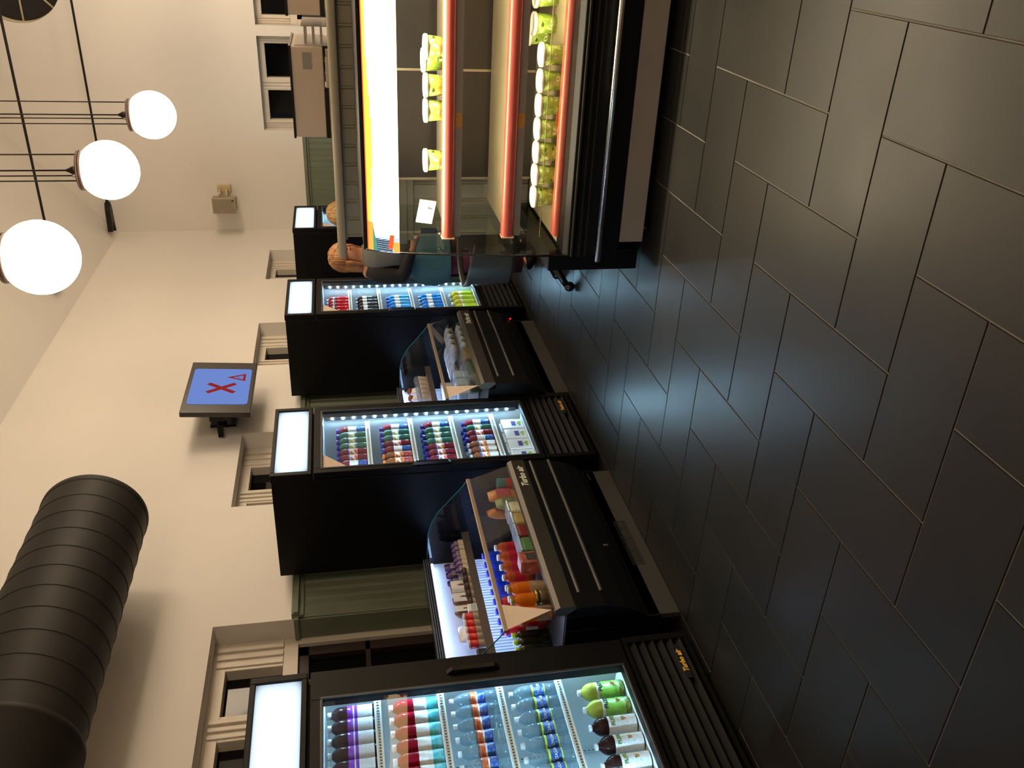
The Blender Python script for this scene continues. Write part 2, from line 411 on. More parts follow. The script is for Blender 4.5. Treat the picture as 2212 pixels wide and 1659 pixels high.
struct(b.build('trim_14', SAGEW, bevel=.004))
# ---------------------------------------------------------------- glass-door refrigerators
LINER = M('fridge_liner', '#dfe6e8', 0.35)
WIRE = M('white_wire', '#e9eef0', 0.4)
RAIL = M('price_rail', '#dfe8ea', 0.35)
GASKET = M('dark_gasket', '#17181a', 0.6)
def signmat():
    m = bpy.data.materials.new('backlit_sign'); m.use_nodes = True; nt = m.node_tree; nt.nodes.clear()
    out = nt.nodes.new('ShaderNodeOutputMaterial'); e = nt.nodes.new('ShaderNodeEmission'); tc = nt.nodes.new('ShaderNodeTexCoord')
    sp = nt.nodes.new('ShaderNodeSeparateXYZ'); nt.links.new(tc.outputs['Generated'], sp.inputs[0])
    def edge(o, k):       # the tube behind the sheet reaches less far into the corners
        a = nt.nodes.new('ShaderNodeMath'); a.operation = 'SUBTRACT'; a.inputs[1].default_value = 0.5; nt.links.new(o, a.inputs[0])
        c = nt.nodes.new('ShaderNodeMath'); c.operation = 'ABSOLUTE'; nt.links.new(a.outputs[0], c.inputs[0])
        d = nt.nodes.new('ShaderNodeMath'); d.operation = 'MULTIPLY'; d.inputs[1].default_value = 2; nt.links.new(c.outputs[0], d.inputs[0])
        f = nt.nodes.new('ShaderNodeMath'); f.operation = 'POWER'; f.inputs[1].default_value = k; nt.links.new(d.outputs[0], f.inputs[0]); return f.outputs[0]
    s = nt.nodes.new('ShaderNodeMath'); s.operation = 'ADD'; nt.links.new(edge(sp.outputs['Y'], 9), s.inputs[0]); nt.links.new(edge(sp.outputs['Z'], 5), s.inputs[1])
    r = nt.nodes.new('ShaderNodeMapRange'); r.inputs[1].default_value = 0; r.inputs[2].default_value = 1.6; r.inputs[3].default_value = SIGN; r.inputs[4].default_value = 0.38
    nt.links.new(s.outputs[0], r.inputs[0]); nt.links.new(r.outputs[0], e.inputs[1])
    e.inputs[0].default_value = (0.72, 0.86, 1.0, 1); nt.links.new(e.outputs[0], out.inputs[0]); return m
SIGNM = signmat()
FW, FH, FD = 0.79, 2.005, 0.75
def fridge(label, loc, shelves, handle_far):
    # the opening sits off centre in the first one, whose handle stile is wide
    t = thing('display_refrigerator', label, 'refrigerator', loc)
    xb = -FD; xf = -0.05                               # cabinet runs behind the door
    b = B()
    b.box(xb,xf, 0,.03, .09,2.0); b.box(xb,xf, FW-.03,FW, .09,2.0); b.box(xb,xf, .03,FW-.03, 1.72,2.0); b.box(xb,xb+.03, .03,FW-.03, .09,1.72)
    b.box(xb,xf, .03,FW-.03, .09,.34)
    b.build('cabinet', BLACK, t, bevel=.004)
    b = B()
    b.box(xb+.03,xb+.04,.03,FW-.03,.36,1.72); b.box(xb+.04,xf-.03,.03,.045,.36,1.72); b.box(xb+.04,xf-.03,FW-.045,FW-.03,.36,1.72)
    b.box(xb+.04,xf,.03,FW-.03,.34,.36); b.box(xb+.04,xf,.045,FW-.045,1.70,1.72)
    b.build('liner', LINER, t)
    b = B()
    for y0, y1, z0, z1 in ((0,.035,1.765,2.005),(FW-.035,FW,1.765,2.005),(.035,FW-.035,1.98,2.005),(.035,FW-.035,1.765,1.79)): b.box(xf,0,y0,y1,z0,z1)
    b.box(xf,xf+.01,.035,FW-.035,1.79,1.98)
    b.build('header_frame', BLACK, t, bevel=.004)
    b = B(); b.grid(lambda u,v: (-.012,.035+u*(FW-.07),1.79+v*.19), 1, 1); b.build('sign_panel', SIGNM, t)
    b = B()
    y0, y1, z0, z1 = .055, FW-.075, .385, 1.70
    if handle_far: y0, y1 = .045, .63
    for a0, a1, c0, c1 in ((.003,y0,.35,1.752),(y1,FW-.003,.35,1.752),(y0,y1,.35,z0),(y0,y1,z1,1.752)): b.box(-.046,0,a0,a1,c0,c1)
    b.box(-.001,.004,y0-.012,y0,z0-.012,z1+.012,1); b.box(-.001,.004,y1,y1+.012,z0-.012,z1+.012,1); b.box(-.001,.004,y0,y1,z0-.012,z0,1); b.box(-.001,.004,y0,y1,z1,z1+.012,1)
    d = b.build('door', [BLACK, M('door_trim_line', '#4a4a4c', .35, metal=.6)], t, bevel=.003)
    b = B(); b.grid(lambda u,v: (-.008,y0+u*(y1-y0),z0+v*(z1-z0)), 1, 1); dp = b.build('door_pane', PANE, d)
    b = B(); b.prism([(y0+.002,z1-.002),(y0+.155,z1-.002),(y0+.002,z1-.150)], 'x', -.0075, -.0068); cl = b.build('corner_label', M('corner_paper', '#cbb7a4', .6, var=.05), dp); cl['label'] = 'cream paper triangle stuck in the corner'

    hy = .70 if handle_far else .022
    b = B(); b.prism([(0,.93),(.022,.955),(.022,1.145),(0,1.17)], 'y', hy-.010, hy+.012); b.build('door_handle', BLACKG, d, bevel=.003)
    for zs in shelves:
        b = B()
        for k in range(12): yy = .055+k*(FW-.11)/11; b.box(xb+.06,-.115,yy-.0022,yy+.0022,zs-.006,zs-.001)
        for xx in (xb+.06,-.40,-.12): b.box(xx-.003,xx+.003,.05,FW-.05,zs-.012,zs-.006)
        s = b.build('shelf', WIRE, t)
        b = B(); b.box(-.112,-.102,.05,FW-.05,zs-.016,zs+.014); b.box(-.102,-.099,.05,FW-.05,zs+.006,zs+.014); b.box(-.102,-.099,.05,FW-.05,zs-.016,zs-.010)
        for k in range(46):
            yy = .06+k*(FW-.12)/45; b.box(-.1025,-.1005,yy-.002,yy+.002,zs-.006,zs+.003,1)
        b.build('price_rail', [RAIL, GASKET], s)
    for sgn, yy in ((1,.046),(-1,FW-.046)):
        b = B(); b.box(-.085,-.055,yy,yy+sgn*.006,.40,1.69)
        for k in range(18):
            zz = .46+k*1.18/17; b.box(-.074,-.064,yy+sgn*.006,yy+sgn*.011,zz-.006,zz+.006,1)
        b.build('led_strip', [GASKET, LEDM], t)
    for sgn, yy in ((1,.046),(-1,FW-.046)):
        b = B()
        for k in range(60): zz = .42+k*1.25/59; b.box(-.69,-.685,yy,yy+sgn*.002,zz,zz+.010)
        b.box(-.70,-.675,yy-sgn*.0005,yy+sgn*.0012,.40,1.69,1)
        b.build('shelf_standard', [GASKET, LINER], t)
    b = B(); b.box(-.06,-.03,.01,FW-.01,.04,.335)
    for y0_, y1_ in ((0,.035),(FW-.035,FW)): b.box(-.05,.004,y0_,y1_,.03,.342)
    b.box(-.05,.002,.035,FW-.035,.03,.05); b.box(-.05,.002,.035,FW-.035,.325,.342)
    for k in range(6):
        zz = .062+k*.044; b.prism([(-.035,zz+.002),(-.002,zz),(.004,zz+.006),(-.018,zz+.031),(-.030,zz+.030)], 'y', .036, FW-.036)
    g = b.build('grille', M('grille_black', '#060607', .55, spec=.15, var=.05), t)
    bd = B(); bd.box(.004,.008,.51,.71,.093,.118); bg = bd.build('badge', M('badge_black', '#0a0a0a', .3), g)
    letter('Turbo air', .034, M('gold_lettering', '#f0bb45', .35), bg, (.0085,.61,.107), MXF, shear=.25, bold=.0012)
    for yy in (.06, FW-.06):
        for xx in (-.07,-.68):
            b = B(); b.lathe([(.028,-.011),(.028,.011)], 14, (xx,yy,.029), axis='y'); b.box(xx-.02,xx+.02,yy-.02,yy+.02,.05,.092); b.build('caster', BLACKG, t)
    return t
XF = -2.95
FR = {1:(2.06,[.665,.935,1.20,1.475]), 2:(4.39,[.575,.855,1.13,1.415]), 3:(6.70,[.65,.935,1.215,1.47]), 4:(8.885,[.65,.935,1.215,1.47])}
FL = {1:'tall black glass-door refrigerator of juices and water at the near end of the row',
      2:'tall black glass-door refrigerator of blue and orange capped juices between two low food cases',
      3:'tall black glass-door refrigerator with rows of blue bottles, beyond the wall monitor',
      4:'tall black refrigerator in the far corner, its side panel behind the standing woman'}
for k in FR: fridge(FL[k], (XF, FR[k][0], 0), FR[k][1], k == 1)['group'] = 'refrigerators along the wall'

# ---------------------------------------------------------------- drinks
def liquid(name, col, rough=.12): return M(name, col, .18, spec=.10)
CLEARB = glassmat('clear_bottle', '#dcebf0', ior=1.6, rough=.06, haze=.22, hazecol='#9fb6c4')
def bottle(name, label, cat, h, r, body, cap, lab, loc, group, neck=.30, capr=.42, text=None, square=False):
    """a bottle standing at loc; lab is a list of (z0, z1, material) bands as fractions of the height"""
    sh = 1-neck
    q = .92-sh; p = [(r*.86,0),(r,.012),(r,.45*h),(r*.97,.47*h),(r,.5*h),(r,sh*h),(r*.97,(sh+.22*q)*h),(r*.84,(sh+.50*q)*h),(r*.60,(sh+.78*q)*h),(r*.40,(sh+.93*q)*h),(r*.38,.94*h)]
    o = B().lathe(p, 18).build(name, body, None, loc); tag(o, label, cat, group)
    B().lathe([(r*capr,.915*h),(r*capr,.985*h),(r*capr*.9,h)], 16).build('cap', cap, o)
    if lab:
        ms = []; pr = []
        for z0, z1, mt in lab:
            if mt not in ms: ms.append(mt)
            pr += [(r*1.015,z0*h,ms.index(mt)),(r*1.015,z1*h,ms.index(mt))]
        lo = B().lathe(pr, 18, caps=False).build('wrap_label', ms, o)
        if text:
            tx, ts, tz, tm = text
            a = letter(tx, ts, tm, lo, (r*1.015,0,tz*h), MXF, wrap=r*1.015)
    return o
def place(o, loc, label, rz=0.0): return dup(o, loc, rz, label)
PURPLE = M('purple_band', '#7d22b8', .3); LABW = printed('label_white', '#e2e5e8', '#a4acb6', .62, 120, 2.2); LABT = printed('label_teal', '#33aebb', '#5cc0c8', .57, 70, 2.0)
LABB = printed('label_blue', '#17499a', '#8fb2dd', .62, 90); LIME = M('label_lime', '#b7d433', .35); LABO = printed('label_orange', '#d2622a', '#8d3f2a', .55, 60)
CAPW = M('cap_white', '#e4e6ea', .35); CAPN = M('cap_navy', '#1d22a8', .3); CAPO = M('cap_orange', '#e07a1c', .35); CAPG = M('cap_pale_grey', '#a9b3bb', .35)
LABR = printed('label_red', '#9c2b2c', '#d8b9a8', .58, 70); LABK = printed('label_black', '#1a1d20', '#77808a', .62, 80); LABG = printed('label_green', '#5a7f4a', '#c2c65c', .56, 55)
FRUIT = printed('label_fruit', '#d9dde0', '#b8452f', .50, 45, 1.5); FRUITG = printed('label_fruit_green', '#d5dcd6', '#9fb238', .50, 45, 1.5); FRUITO = printed('label_fruit_orange', '#dcd8cf', '#c9702c', .48, 45, 1.5)
CREAMC = printed('label_cream', '#d8cfae', '#9b4a4a', .62, 50); INK = M('dark_ink', '#1e2a33', .5)
PLUM = liquid('plum_juice', '#21101a'); CRIM = liquid('crimson_juice', '#8a0822'); AMBER = liquid('amber_juice', '#7a4429'); RUBY = liquid('ruby_juice', '#6e2230')
AQUA = liquid('sea_green_juice', '#3a6b5f'); BLUED = liquid('blue_drink', '#1673cf'); COLA = liquid('cola', '#2a1716'); REDD = liquid('red_drink', '#b51c25')
YELD = liquid('yellow_drink', '#b9b02a'); LEMON = liquid('lemon_tea', '#a9b24a')
SHN = ['top','second','third','fourth','bottom']
def row(fk, sh, n, make, what, group, pitch=.070, off=0.0, depth=(-.165,), rev=False, skipdepthlabel=False, y0=None):
    """n drinks side by side on shelf sh of refrigerator fk, counted from the door handle"""
    base = FR[fk]; zs = ([.36]+base[1])[::-1][sh] if sh < 4 else .36
    cool = {1:'near-end refrigerator',2:'middle refrigerator',3:'third refrigerator',4:'corner refrigerator'}[fk]
    protos = {}
    for di, dx in enumerate(depth):
        for k in range(n):
            y = (FW-.110-k*pitch) if fk == 1 else (.10+k*pitch)
            y = y+off; mk = make(k, di)
            lab = f"{what(k, di)}, {ORD[k]} from handle{'' if di == 0 else ', rear line'}, {SHN[sh]} shelf, {cool}"
            lc = (XF+dx, base[0]+y, zs+.0005)
            key = mk[0]
            if key not in protos: protos[key] = mk[1](lc, lab, group)
            else: place(protos[key], lc, lab)
def simple(v): return lambda k, d: v
def maker(key, fn): return lambda k, d: (key, fn)
# refrigerator at the near end
row(1,0,8,maker('p',lambda l,s,g: bottle('juice_bottle',s,'bottle',.215,.034,PLUM,CAPW,[(.05,.10,PLUM),(.10,.40,LABW),(.40,.46,PURPLE),(.46,.49,CAPW),(.49,.60,PURPLE)],l,g,neck=.26,capr=.46)),
    simple('plum juice bottle'), 'plum juice bottles', depth=(-.165,))
row(1,1,8,maker('c',lambda l,s,g: bottle('juice_bottle',s,'bottle',.225,.034,CRIM,CAPW,[(.06,.27,LABT),(.27,.31,CAPW),(.31,.52,LABW)],l,g,neck=.26,capr=.52)),
    simple('crimson drink bottle'), 'crimson drink bottles')
row(1,2,8,maker('w',lambda l,s,g: bottle('water_bottle',s,'bottle',.222,.034,CLEARB,CAPW,[(.28,.44,LABB),(.44,.47,LABW),(.47,.58,LABO)],l,g,neck=.36,capr=.40)),
    simple('clear water bottle with blue-orange label'), 'orange-labelled water bottles')
row(1,3,8,maker('d',lambda l,s,g: bottle('water_bottle',s,'bottle',.222,.034,CLEARB,CAPW,[(.26,.285,LIME),(.285,.50,LABB),(.50,.54,LIME)],l,g,neck=.34,capr=.40,text=('DASANI',.019,.39,LETW))),
    simple('clear water bottle with lime-edged blue label'), 'lime-edged water bottles')
FZ = M('carton_green', '#7fb83c', .3, var=.18, vs=30)
def leafmark(parent, r, z, mats):
    b = B()
    for i, (dy, dz, s) in enumerate(((0,0,1),(.006,.007,.8),(-.005,.008,.7))):
        pts = [(0,-.008),(.006,-.003),(.007,.003),(0,.011),(-.007,.003),(-.006,-.003)]
        b.add([(r+.001,dy+p[0]*s,z+dz+p[1]*s) for p in pts], [(0,1,2,3,4,5)], min(i,len(mats)-1))
    b.build('leaf_mark', mats, parent)
def fuze(l,s,g):
    o = bottle('tea_bottle',s,'bottle',.215,.040,LEMON,CAPW,[(.03,.13,LABG),(.13,.22,FZ),(.22,.56,FZ),(.56,.62,LABW)],l,g,neck=.28,capr=.36)
    lb = [c for c in o.children if c.name.startswith('wrap')][0]
    letter('FUZE', .026, INK, lb, (.0412,0,.115), MXF, wrap=.0412, bold=.0008); leafmark(lb, .0412, .055, [M('leaf_red', '#c8452c', .4), LABG]); return o
def silver(l,s,g):
    o = bottle('tea_bottle',s,'bottle',.215,.040,COLA,CAPW,[(.03,.62,LABW)],l,g,neck=.28,capr=.36)
    lb = [c for c in o.children if c.name.startswith('wrap')][0]
    letter('FUZE', .024, LABG, lb, (.0412,0,.112), MXF, wrap=.0412, bold=.0008); leafmark(lb, .0412, .060, [M('leaf_orange', '#d9702e', .4), LABG]); return o
row(1,4,6,lambda k,d: ('f',fuze) if k < 2 else ('s',silver), lambda k,d: 'green-label tea bottle' if k < 2 else 'white-label dark tea bottle', 'teas on the refrigerator floor', pitch=.098, off=-.04, depth=(-.16,))
# refrigerator between the two food cases: mixed juices, two lines deep
def jb(body, cap, bands): return lambda l,s,g: bottle('juice_bottle',s,'bottle',.205,.030,body,cap,bands,l,g,neck=.26,capr=.58)
J = {'g':('navy-capped green-flecked juice', jb(AQUA,CAPN,[(.10,.34,AQUA),(.36,.41,LABB),(.41,.60,FRUITG),(.60,.64,LABB)])),
     'r':('navy-capped red-label juice', jb(RUBY,CAPN,[(.10,.34,RUBY),(.36,.40,LABR),(.40,.60,FRUIT),(.60,.64,LABB)])),
     'o':('orange-capped amber juice', jb(AMBER,CAPO,[(.10,.34,LABR),(.36,.60,FRUITO),(.60,.64,LABO)])),
     'w':('grey-capped amber juice', jb(AMBER,CAPG,[(.10,.34,LABW),(.36,.60,FRUITO),(.60,.66,LABB)])),
     'b':('navy-capped blue-label juice', jb(RUBY,CAPN,[(.10,.34,LABB),(.36,.62,LABW)]))}
PAT = ['orrbrrgggb','rrooobrggb','rrrrrrgggb','rowwwwbrgb']
for sh in range(4):
    row(2,sh,10,lambda k,d,sh=sh: (PAT[sh][k], J[PAT[sh][k]][1]), lambda k,d,sh=sh: J[PAT[sh][k]][0], 'mixed juices between the food cases', pitch=.0685, off=-.018, depth=(-.150,-.218))
def carton(l,s,g):
    o = tag(B().box(-.036,.036,-.060,.060,0,.150).build('drink_carton', M('carton_white', '#dfe3ea', .35, var=.06, vs=20), None, l, bevel=.006), s, 'carton', g)
    B().box(.0362,.0368,-.030,.030,.055,.085).build('purple_band', M('carton_purple', '#4a3f86', .4), o)
    b = B()
    for dy, dz in ((-.018,.030),(.012,.026),(.002,.040)): b.add([(.0372,dy+.014*math.cos(a),dz+.009*math.sin(a)) for a in [i*PI/4 for i in range(8)]], [tuple(range(8))])
    b.build('fruit_print', M('lime_print', '#8cba3a', .4), o)
    B().box(-.006,.006,-.055,.055,.150,.160).build('top_fold', M('carton_fold', '#c9d2dc', .4), o); return o
row(2,4,5,maker('k',carton), simple('white carton with purple band'), 'white cartons on the refrigerator floor', pitch=.128, off=.02, depth=(-.16,))
# third refrigerator
row(3,0,9,maker('r',lambda l,s,g: bottle('soda_bottle',s,'bottle',.205,.033,REDD,CAPW,[(.08,.16,REDD),(.60,.66,LABK),(.66,.72,LABW)],l,g,neck=.24)), simple('red soda bottle with dark neck label'), 'red sodas in the third refrigerator')
row(3,1,9,maker('k',lambda l,s,g: bottle('soda_bottle',s,'bottle',.205,.033,COLA,CAPG,[(.10,.50,LABK),(.52,.70,LABW)],l,g,neck=.26)), simple('dark soda bottle with white collar'), 'dark sodas in the third refrigerator')
row(3,2,9,maker('b',lambda l,s,g: bottle('soda_bottle',s,'bottle',.215,.033,BLUED,CAPN,[(.08,.44,M('label_sky', '#2f9be0', .3, var=.2, vs=50)),(.46,.66,LABW)],l,g,neck=.26)), simple('blue drink bottle with white collar'), 'blue drinks in the third refrigerator')
row(3,3,9,maker('b',lambda l,s,g: bottle('soda_bottle',s,'bottle',.215,.033,BLUED,CAPG,[(.08,.40,BLUED),(.42,.64,LABW)],l,g,neck=.26)), simple('deep blue drink bottle with grey cap'), 'blue drinks in the third refrigerator')
def yel(l,s,g): return bottle('soda_bottle',s,'bottle',.22,.042,YELD,CAPW,[(.08,.52,LIME),(.54,.60,LABW)],l,g,neck=.26,capr=.36)
def redb(l,s,g): return bottle('soda_bottle',s,'bottle',.22,.042,REDD,CAPW,[(.10,.30,LABR),(.34,.60,LABW)],l,g,neck=.26,capr=.36)
row(3,4,7,lambda k,d: ('r',redb) if k < 2 else ('y',yel), lambda k,d: 'red soda bottle with white panels' if k < 2 else 'yellow soda bottle', 'sodas on the third refrigerator floor', pitch=.094, off=.008, depth=(-.16,))
# fourth refrigerator: only the upper door shows
row(4,0,6,maker('c',lambda l,s,g: bottle('soda_bottle',s,'bottle',.205,.033,BLUED,CAPW,[(.2,.5,LABW)],l,g)), simple('pale blue drink bottle'), 'drinks in the corner refrigerator')
# ---------------------------------------------------------------- low open food cases
SILVER = M('silver_nose_panel', '#55504a', .38, metal=.75, var=.05, vs=6)
KICKG = M('grey_kick_panel', '#3a3734', .5, var=.06, vs=5)
RIBW = M('ribbed_white_panel', '#cfdcea', .35)
SHELFG = M('case_shelf_edge', '#5b544e', .4, metal=.3)
LEDB = lampmat('case_lamp_blue_white', '#a9c8ff', 20.0); LEDU = lampmat('shelf_lamp_blue_white', '#bcd2ff', 70.0)
CASEGL = glassmat('case_glass', '#eef6f6', ior=1.5)
EDGEGL = M('glass_edge_teal', '#1d6f70', .2)
def case(label, loc, L, vent, group):
    t = thing('food_display_case', label, 'display case', loc, 0, group)
    b = B()
    prof = [(0,.165),(.03,.205),(.075,.285),(.10,.39),(.10,.525),(.06,.575),(-.70,.575),(-.70,.10),(0,.10)]
    b.prism(prof, 'y', 0, L)
    b.box(-.74,-.62,0,L,.10,1.12); b.build('case_body', BLACK, t, bevel=.004)
    k = B(); k.box(-.03,0,.01,L-.01,.0,.164)
    kick = k.build('kick_panel', KICKG, t, bevel=.003)
    v = B()
    for j in range(vent):
        yy = .30*L+j*.0145; v.box(-.001,.0015,yy,yy+.006,.055,.125)
    if vent:
        v.build('vent_grille', GASKET, kick); v = B()
        for j in range(3): v.box(-.001,.0012,L-.10,L-.03,.135+j*.006,.138+j*.006)
        v.build('print_lines', GASKET, kick)
    n = B(); n.prism([(.10,.53),(.112,.535),(.112,.61),(.098,.632),(.078,.636),(.06,.63),(.06,.53)], 'y', 0, L)
    no = n.build('nose_panel', SILVER, t, bevel=.004)
    letter('Turbo air', .052, LETW, no, (.1135,L-.17,.572), MXF, shear=.3, bold=.0012)
    for z in (.385, .495):
        s = B(); s.prism([(.098,z-.008),(.105,z-.008),(.108,z),(.105,z+.008),(.098,z+.008)], 'y', .10, L-.005); s.build('trim_strip', M('strip_grey', '#6d6a68', .3, metal=.7), t)
    g = B(); g.grid(lambda u,v: (.078-.078*v,.004+u*(L-.008),.636+.222*v), 1, 1); fg = g.build('front_glass', CASEGL, t)
    c = B(); P3 = lambda y, v: (.0795-.078*v,y,.636+.222*v); c.add([P3(.008,.98),P3(.175,.98),P3(.03,.03)], [(0,1,2)]); c.add([P3(.012,.93),P3(.16,.93),P3(.16,.925),P3(.012,.925)], [(0,1,2,3)], 1)
    cl = c.build('corner_label', [M('corner_paper', '#cbb7a4', .6, var=.05), M('corner_crease', '#a08f80', .7)], fg); cl['label'] = 'cream paper triangle stuck in the near corner'
    r = B(); r.box(-.014,.004,.0,L,.852,.874); r.build('glass_top_rail', M('rail_alloy', '#b9a48c', .35, metal=.5), fg, bevel=.002)
    pr = [(.075,.60),(0,.865),(-.04,.89),(-.13,.965),(-.22,1.04),(-.30,1.08),(-.38,1.10),(-.62,1.105),(-.62,.578)]
    for y in (.006, L-.006):
        g = B(); g.add([(p[0],y,p[1]) for p in pr], [tuple(range(len(pr)))]); sg = g.build('side_glass', CASEGL, t)
        e = B(); e.tube([(p[0],y,p[1]) for p in pr[1:8]], .0035, 6); e.build('glass_edge', EDGEGL, sg)
    d = B(); d.box(-.60,.058,.012,L-.012,.576,.580); d.build('deck', M('case_deck', '#3c3f44', .4), t)
    p = B()
    for j in range(int(L/.022)): yy = .012+j*.022; p.box(-.615,-.598,yy,yy+.013,.60,.862)
    p.box(-.62,-.612,.008,L-.008,.60,1.10); p.build('rear_panel', RIBW, t)
    h = B()
    for j in range(4): h.box(-.62,-.565,.01,L-.01,1.088+j*.012,1.094+j*.012)
    h.build('top_slats', M('slat_blue_grey', '#7c89a0', .3, metal=.5), t)
    lp = B(); lp.tube([(-.585,.04,1.078),(-.585,L-.04,1.078)], .007, 8); lp.build('lamp', LEDB, t)
    s = B(); s.box(-.60,-.385,.010,L-.010,.872,.885); so = s.build('shelf', M('case_shelf', '#cfd3d8', .4), t)
    s = B(); s.box(-.385,-.377,.010,L-.010,.855,.898); s.build('shelf_edge', SHELFG, so)
    lp = B(); lp.tube([(-.42,.04,.862),(-.42,L-.04,.862)], .005, 8); lp.build('lamp', LEDU, t)
    if vent: mk = B(); mk.box(.052,.060,.478,.490,.232,.258); mk.build('latch', STEEL, t, bevel=.002)
    else: mk = B(); mk.ball((.036,L-.035,.200), .007, 10, 8); mk.build('indicator_lamp', lampmat('indicator_red', '#ff2a1a', 2.0), t)
    return t
D1 = (-2.95, 2.97, 0); L1 = 1.25; D2 = (-2.95, 5.19, 0); L2 = 1.24; D3 = (-2.95, 7.56, 0); L3 = 1.24
DG_ = 'open food cases along the wall'
case('low open food case of juices and snacks beside the refrigerator of juices and water', D1, L1, 26, DG_)
case('low open food case with wrapped sandwiches and a green salad, below the wall monitor', D2, L2, 0, DG_)
case('low open food case glowing blue in the far gap behind the standing woman', D3, L3, 0, DG_)
DECK = lambda dx: .5805
def at(D, dx, y, z): return (D[0]+dx, D[1]+y, z)
SHZ = .8855
# --- first case, upper shelf
PURB = M('bag_purple', '#43206f', .3, var=.3, vs=25); CLEARBAG = M('bag_clear_print', '#8d8290', .25, var=.3, vs=30)
TRAYC = M('tray_cream', '#cdbfae', .45, var=.18, vs=40); BREAD = M('pastry_brown', '#7a4f2c', .6, var=.35, vs=30); WRAPW = M('film_white', '#e8ecf2', .25, var=.08, vs=20)
CHOC = M('chocolate_brown', '#3a2419', .5, var=.3, vs=30)
def pouch(b, w, d, h, m=0, seed=0, puff=.55):
    """a filled bag: pinched top and bottom seams, puffed middle"""
    rr = random.Random(seed)
    def fn(u, v):
        a = u*2*PI; t = math.sin(PI*min(max(v,.001),.999))**puff
        k = 1+.10*math.sin(5*a+seed)*t
        return (d/2*math.cos(a)*t*k+.004*math.cos(a), w/2*math.sin(a)*(.86+.14*t)*(1+.03*math.sin(9*v*PI+seed)), h*v)
    b.grid(fn, 22, 10, m); return b
def snackbag(name, label, w, d, h, mat, front, loc, group, rz=0):
    o = pouch(B(), w, d, h, 0, rnd.random()*6).build(name, mat, None, loc, (0,0,rz)); tag(o, label, 'snack', group)
    b = B(); b.grid(lambda u,v: (d/2*(.55+.45*math.sin(PI*(.25+.5*v)))*math.cos((u-.5)*1.3)*1.06+.004, (u-.5)*w*.72, h*(.25+.5*v)), 6, 6); b.build('front_print', front, o)
    return o
p0 = None
for k in range(6):
    lab = f"purple candy bag on a cream tray, {ORD[k]} from the far side glass, upper shelf"
    lc = at(D1,-.42,1.17-k*.045,SHZ)
    if p0 is None: 
        p0 = snackbag('candy_bag', lab, .05, .034, .085, PURB, CLEARBAG, lc, 'purple candy bags')
        B().box(.010,.026,-.021,.021,0,.040).build('cream_tray', TRAYC, p0, bevel=.003)
    else: dup(p0, lc, .1*math.sin(k*2.1), lab)
for k in range(3):
    lab = f"purple candy bag standing in the rear line, {ORD[k]} from the far side glass"
    dup(p0, at(D1,-.53,1.10-k*.07,SHZ), .2*k-.2, lab, scale=(1.2,1.2,1.5))
def muffin(name, label, loc, group, mat, s=1.0):
    o = B().lathe([(.024*s,0),(.031*s,.035*s),(.034*s,.04*s)], 16).build(name, TRAYC, None, loc); tag(o, label, 'pastry', group)
    b = B(); b.ball((0,0,.043*s), .036*s, 16, 10, 0, (1,1,.62)); b.build('muffin_top', mat, o); return o
m0 = None
for k in range(5):
    lab = f"brown muffin in a cream cup, {ORD[k]} past the candy bags, upper shelf"
    lc = at(D1,-.41,.905-k*.062,SHZ)
    m0 = muffin('muffin', lab, lc, 'muffins on the upper shelf', CHOC, .88) if m0 is None else dup(m0, lc, 0, lab) and m0
for k in range(3):
    o = pouch(B(), .09, .06, .12, 0, k+2.2).build('wrapped_loaf', BREAD, None, at(D1,-.50,.875-k*.10,SHZ), (0,0,.3*k)); tag(o, f"film-wrapped brown loaf behind the muffins, {ORD[k]} from the candy bags", 'bread', 'wrapped loaves')
    b = B(); b.grid(lambda u,v: ((.038+.006*math.sin(u*9+k))*math.cos((u-.5)*2.2), .050*math.sin((u-.5)*2.4), .045+.075*v), 8, 4); b.build('white_film', WRAPW, o)
o = B().box(-.02,.02,-.028,.028,0,.062).build('white_box', WHITEP, None, at(D1,-.41,.60,SHZ), bevel=.004); tag(o, 'small white box between the brown muffins and the red cups', 'box')
B().box(.0202,.0210,-.02,.02,.015,.045).build('box_print', M('print_grey', '#9fb4bd', .5), o)
REDC = M('red_cup', '#c01d22', .35, var=.15, vs=40)
c0 = None
for k in range(5):
    lab = f"red snack cup with a cream dotted band, {ORD[k]} from the white box"
    lc = at(D1,-.41,.545-k*.050,SHZ)
    if c0 is None:
        c0 = tag(B().lathe([(.019,0,1),(.022,.042,1),(.022,.0425,0),(.023,.088,0)], 16).build('snack_cup', [REDC, M('cup_dotted_band', '#b8ab97', .45, var=.3, vs=45)], None, lc), lab, 'cup', 'red cups on the upper shelf')
        B().lathe([(.0245,.086),(.0245,.094),(.018,.098)], 16).build('cup_lid', M('lid_translucent', '#d9c9c4', .25), c0)
    else: dup(c0, lc, 0, lab)
o = tag(B().box(-.03,.03,-.035,.035,0,.06).build('dark_box', M('dark_violet_box', '#241c2a', .4), None, at(D1,-.425,.265,SHZ), bevel=.004), 'dark violet box beside the last red cup', 'box')
B().box(-.025,.025,-.03,.03,.06,.064).build('box_lid', M('dark_box_lid', '#3a3040', .35), o)
o = tag(pouch(B(), .10, .06, .085, 0, 3.3).build('chip_bag', M('bag_brown', '#6a2f22', .3, var=.4, vs=25), None, at(D1,-.43,.15,SHZ)), 'reddish brown snack bag at the near end of the upper shelf', 'snack')
B().box(.028,.031,-.03,.03,.03,.06).build('front_print', CLEARBAG, o)
b = B(); pouch(b, .16, .08, .12, 0, 1.1); o = tag(b.build('wrapped_bread', WRAPW, None, at(D1,-.52,.53,SHZ), (0,0,.2)), 'bulky white film-wrapped bread behind the white box', 'bread')
b = B(); pouch(b, .07, .05, .08, 0, 2.6); b.build('bread_roll', BREAD, o, (.02,-.03,.01))
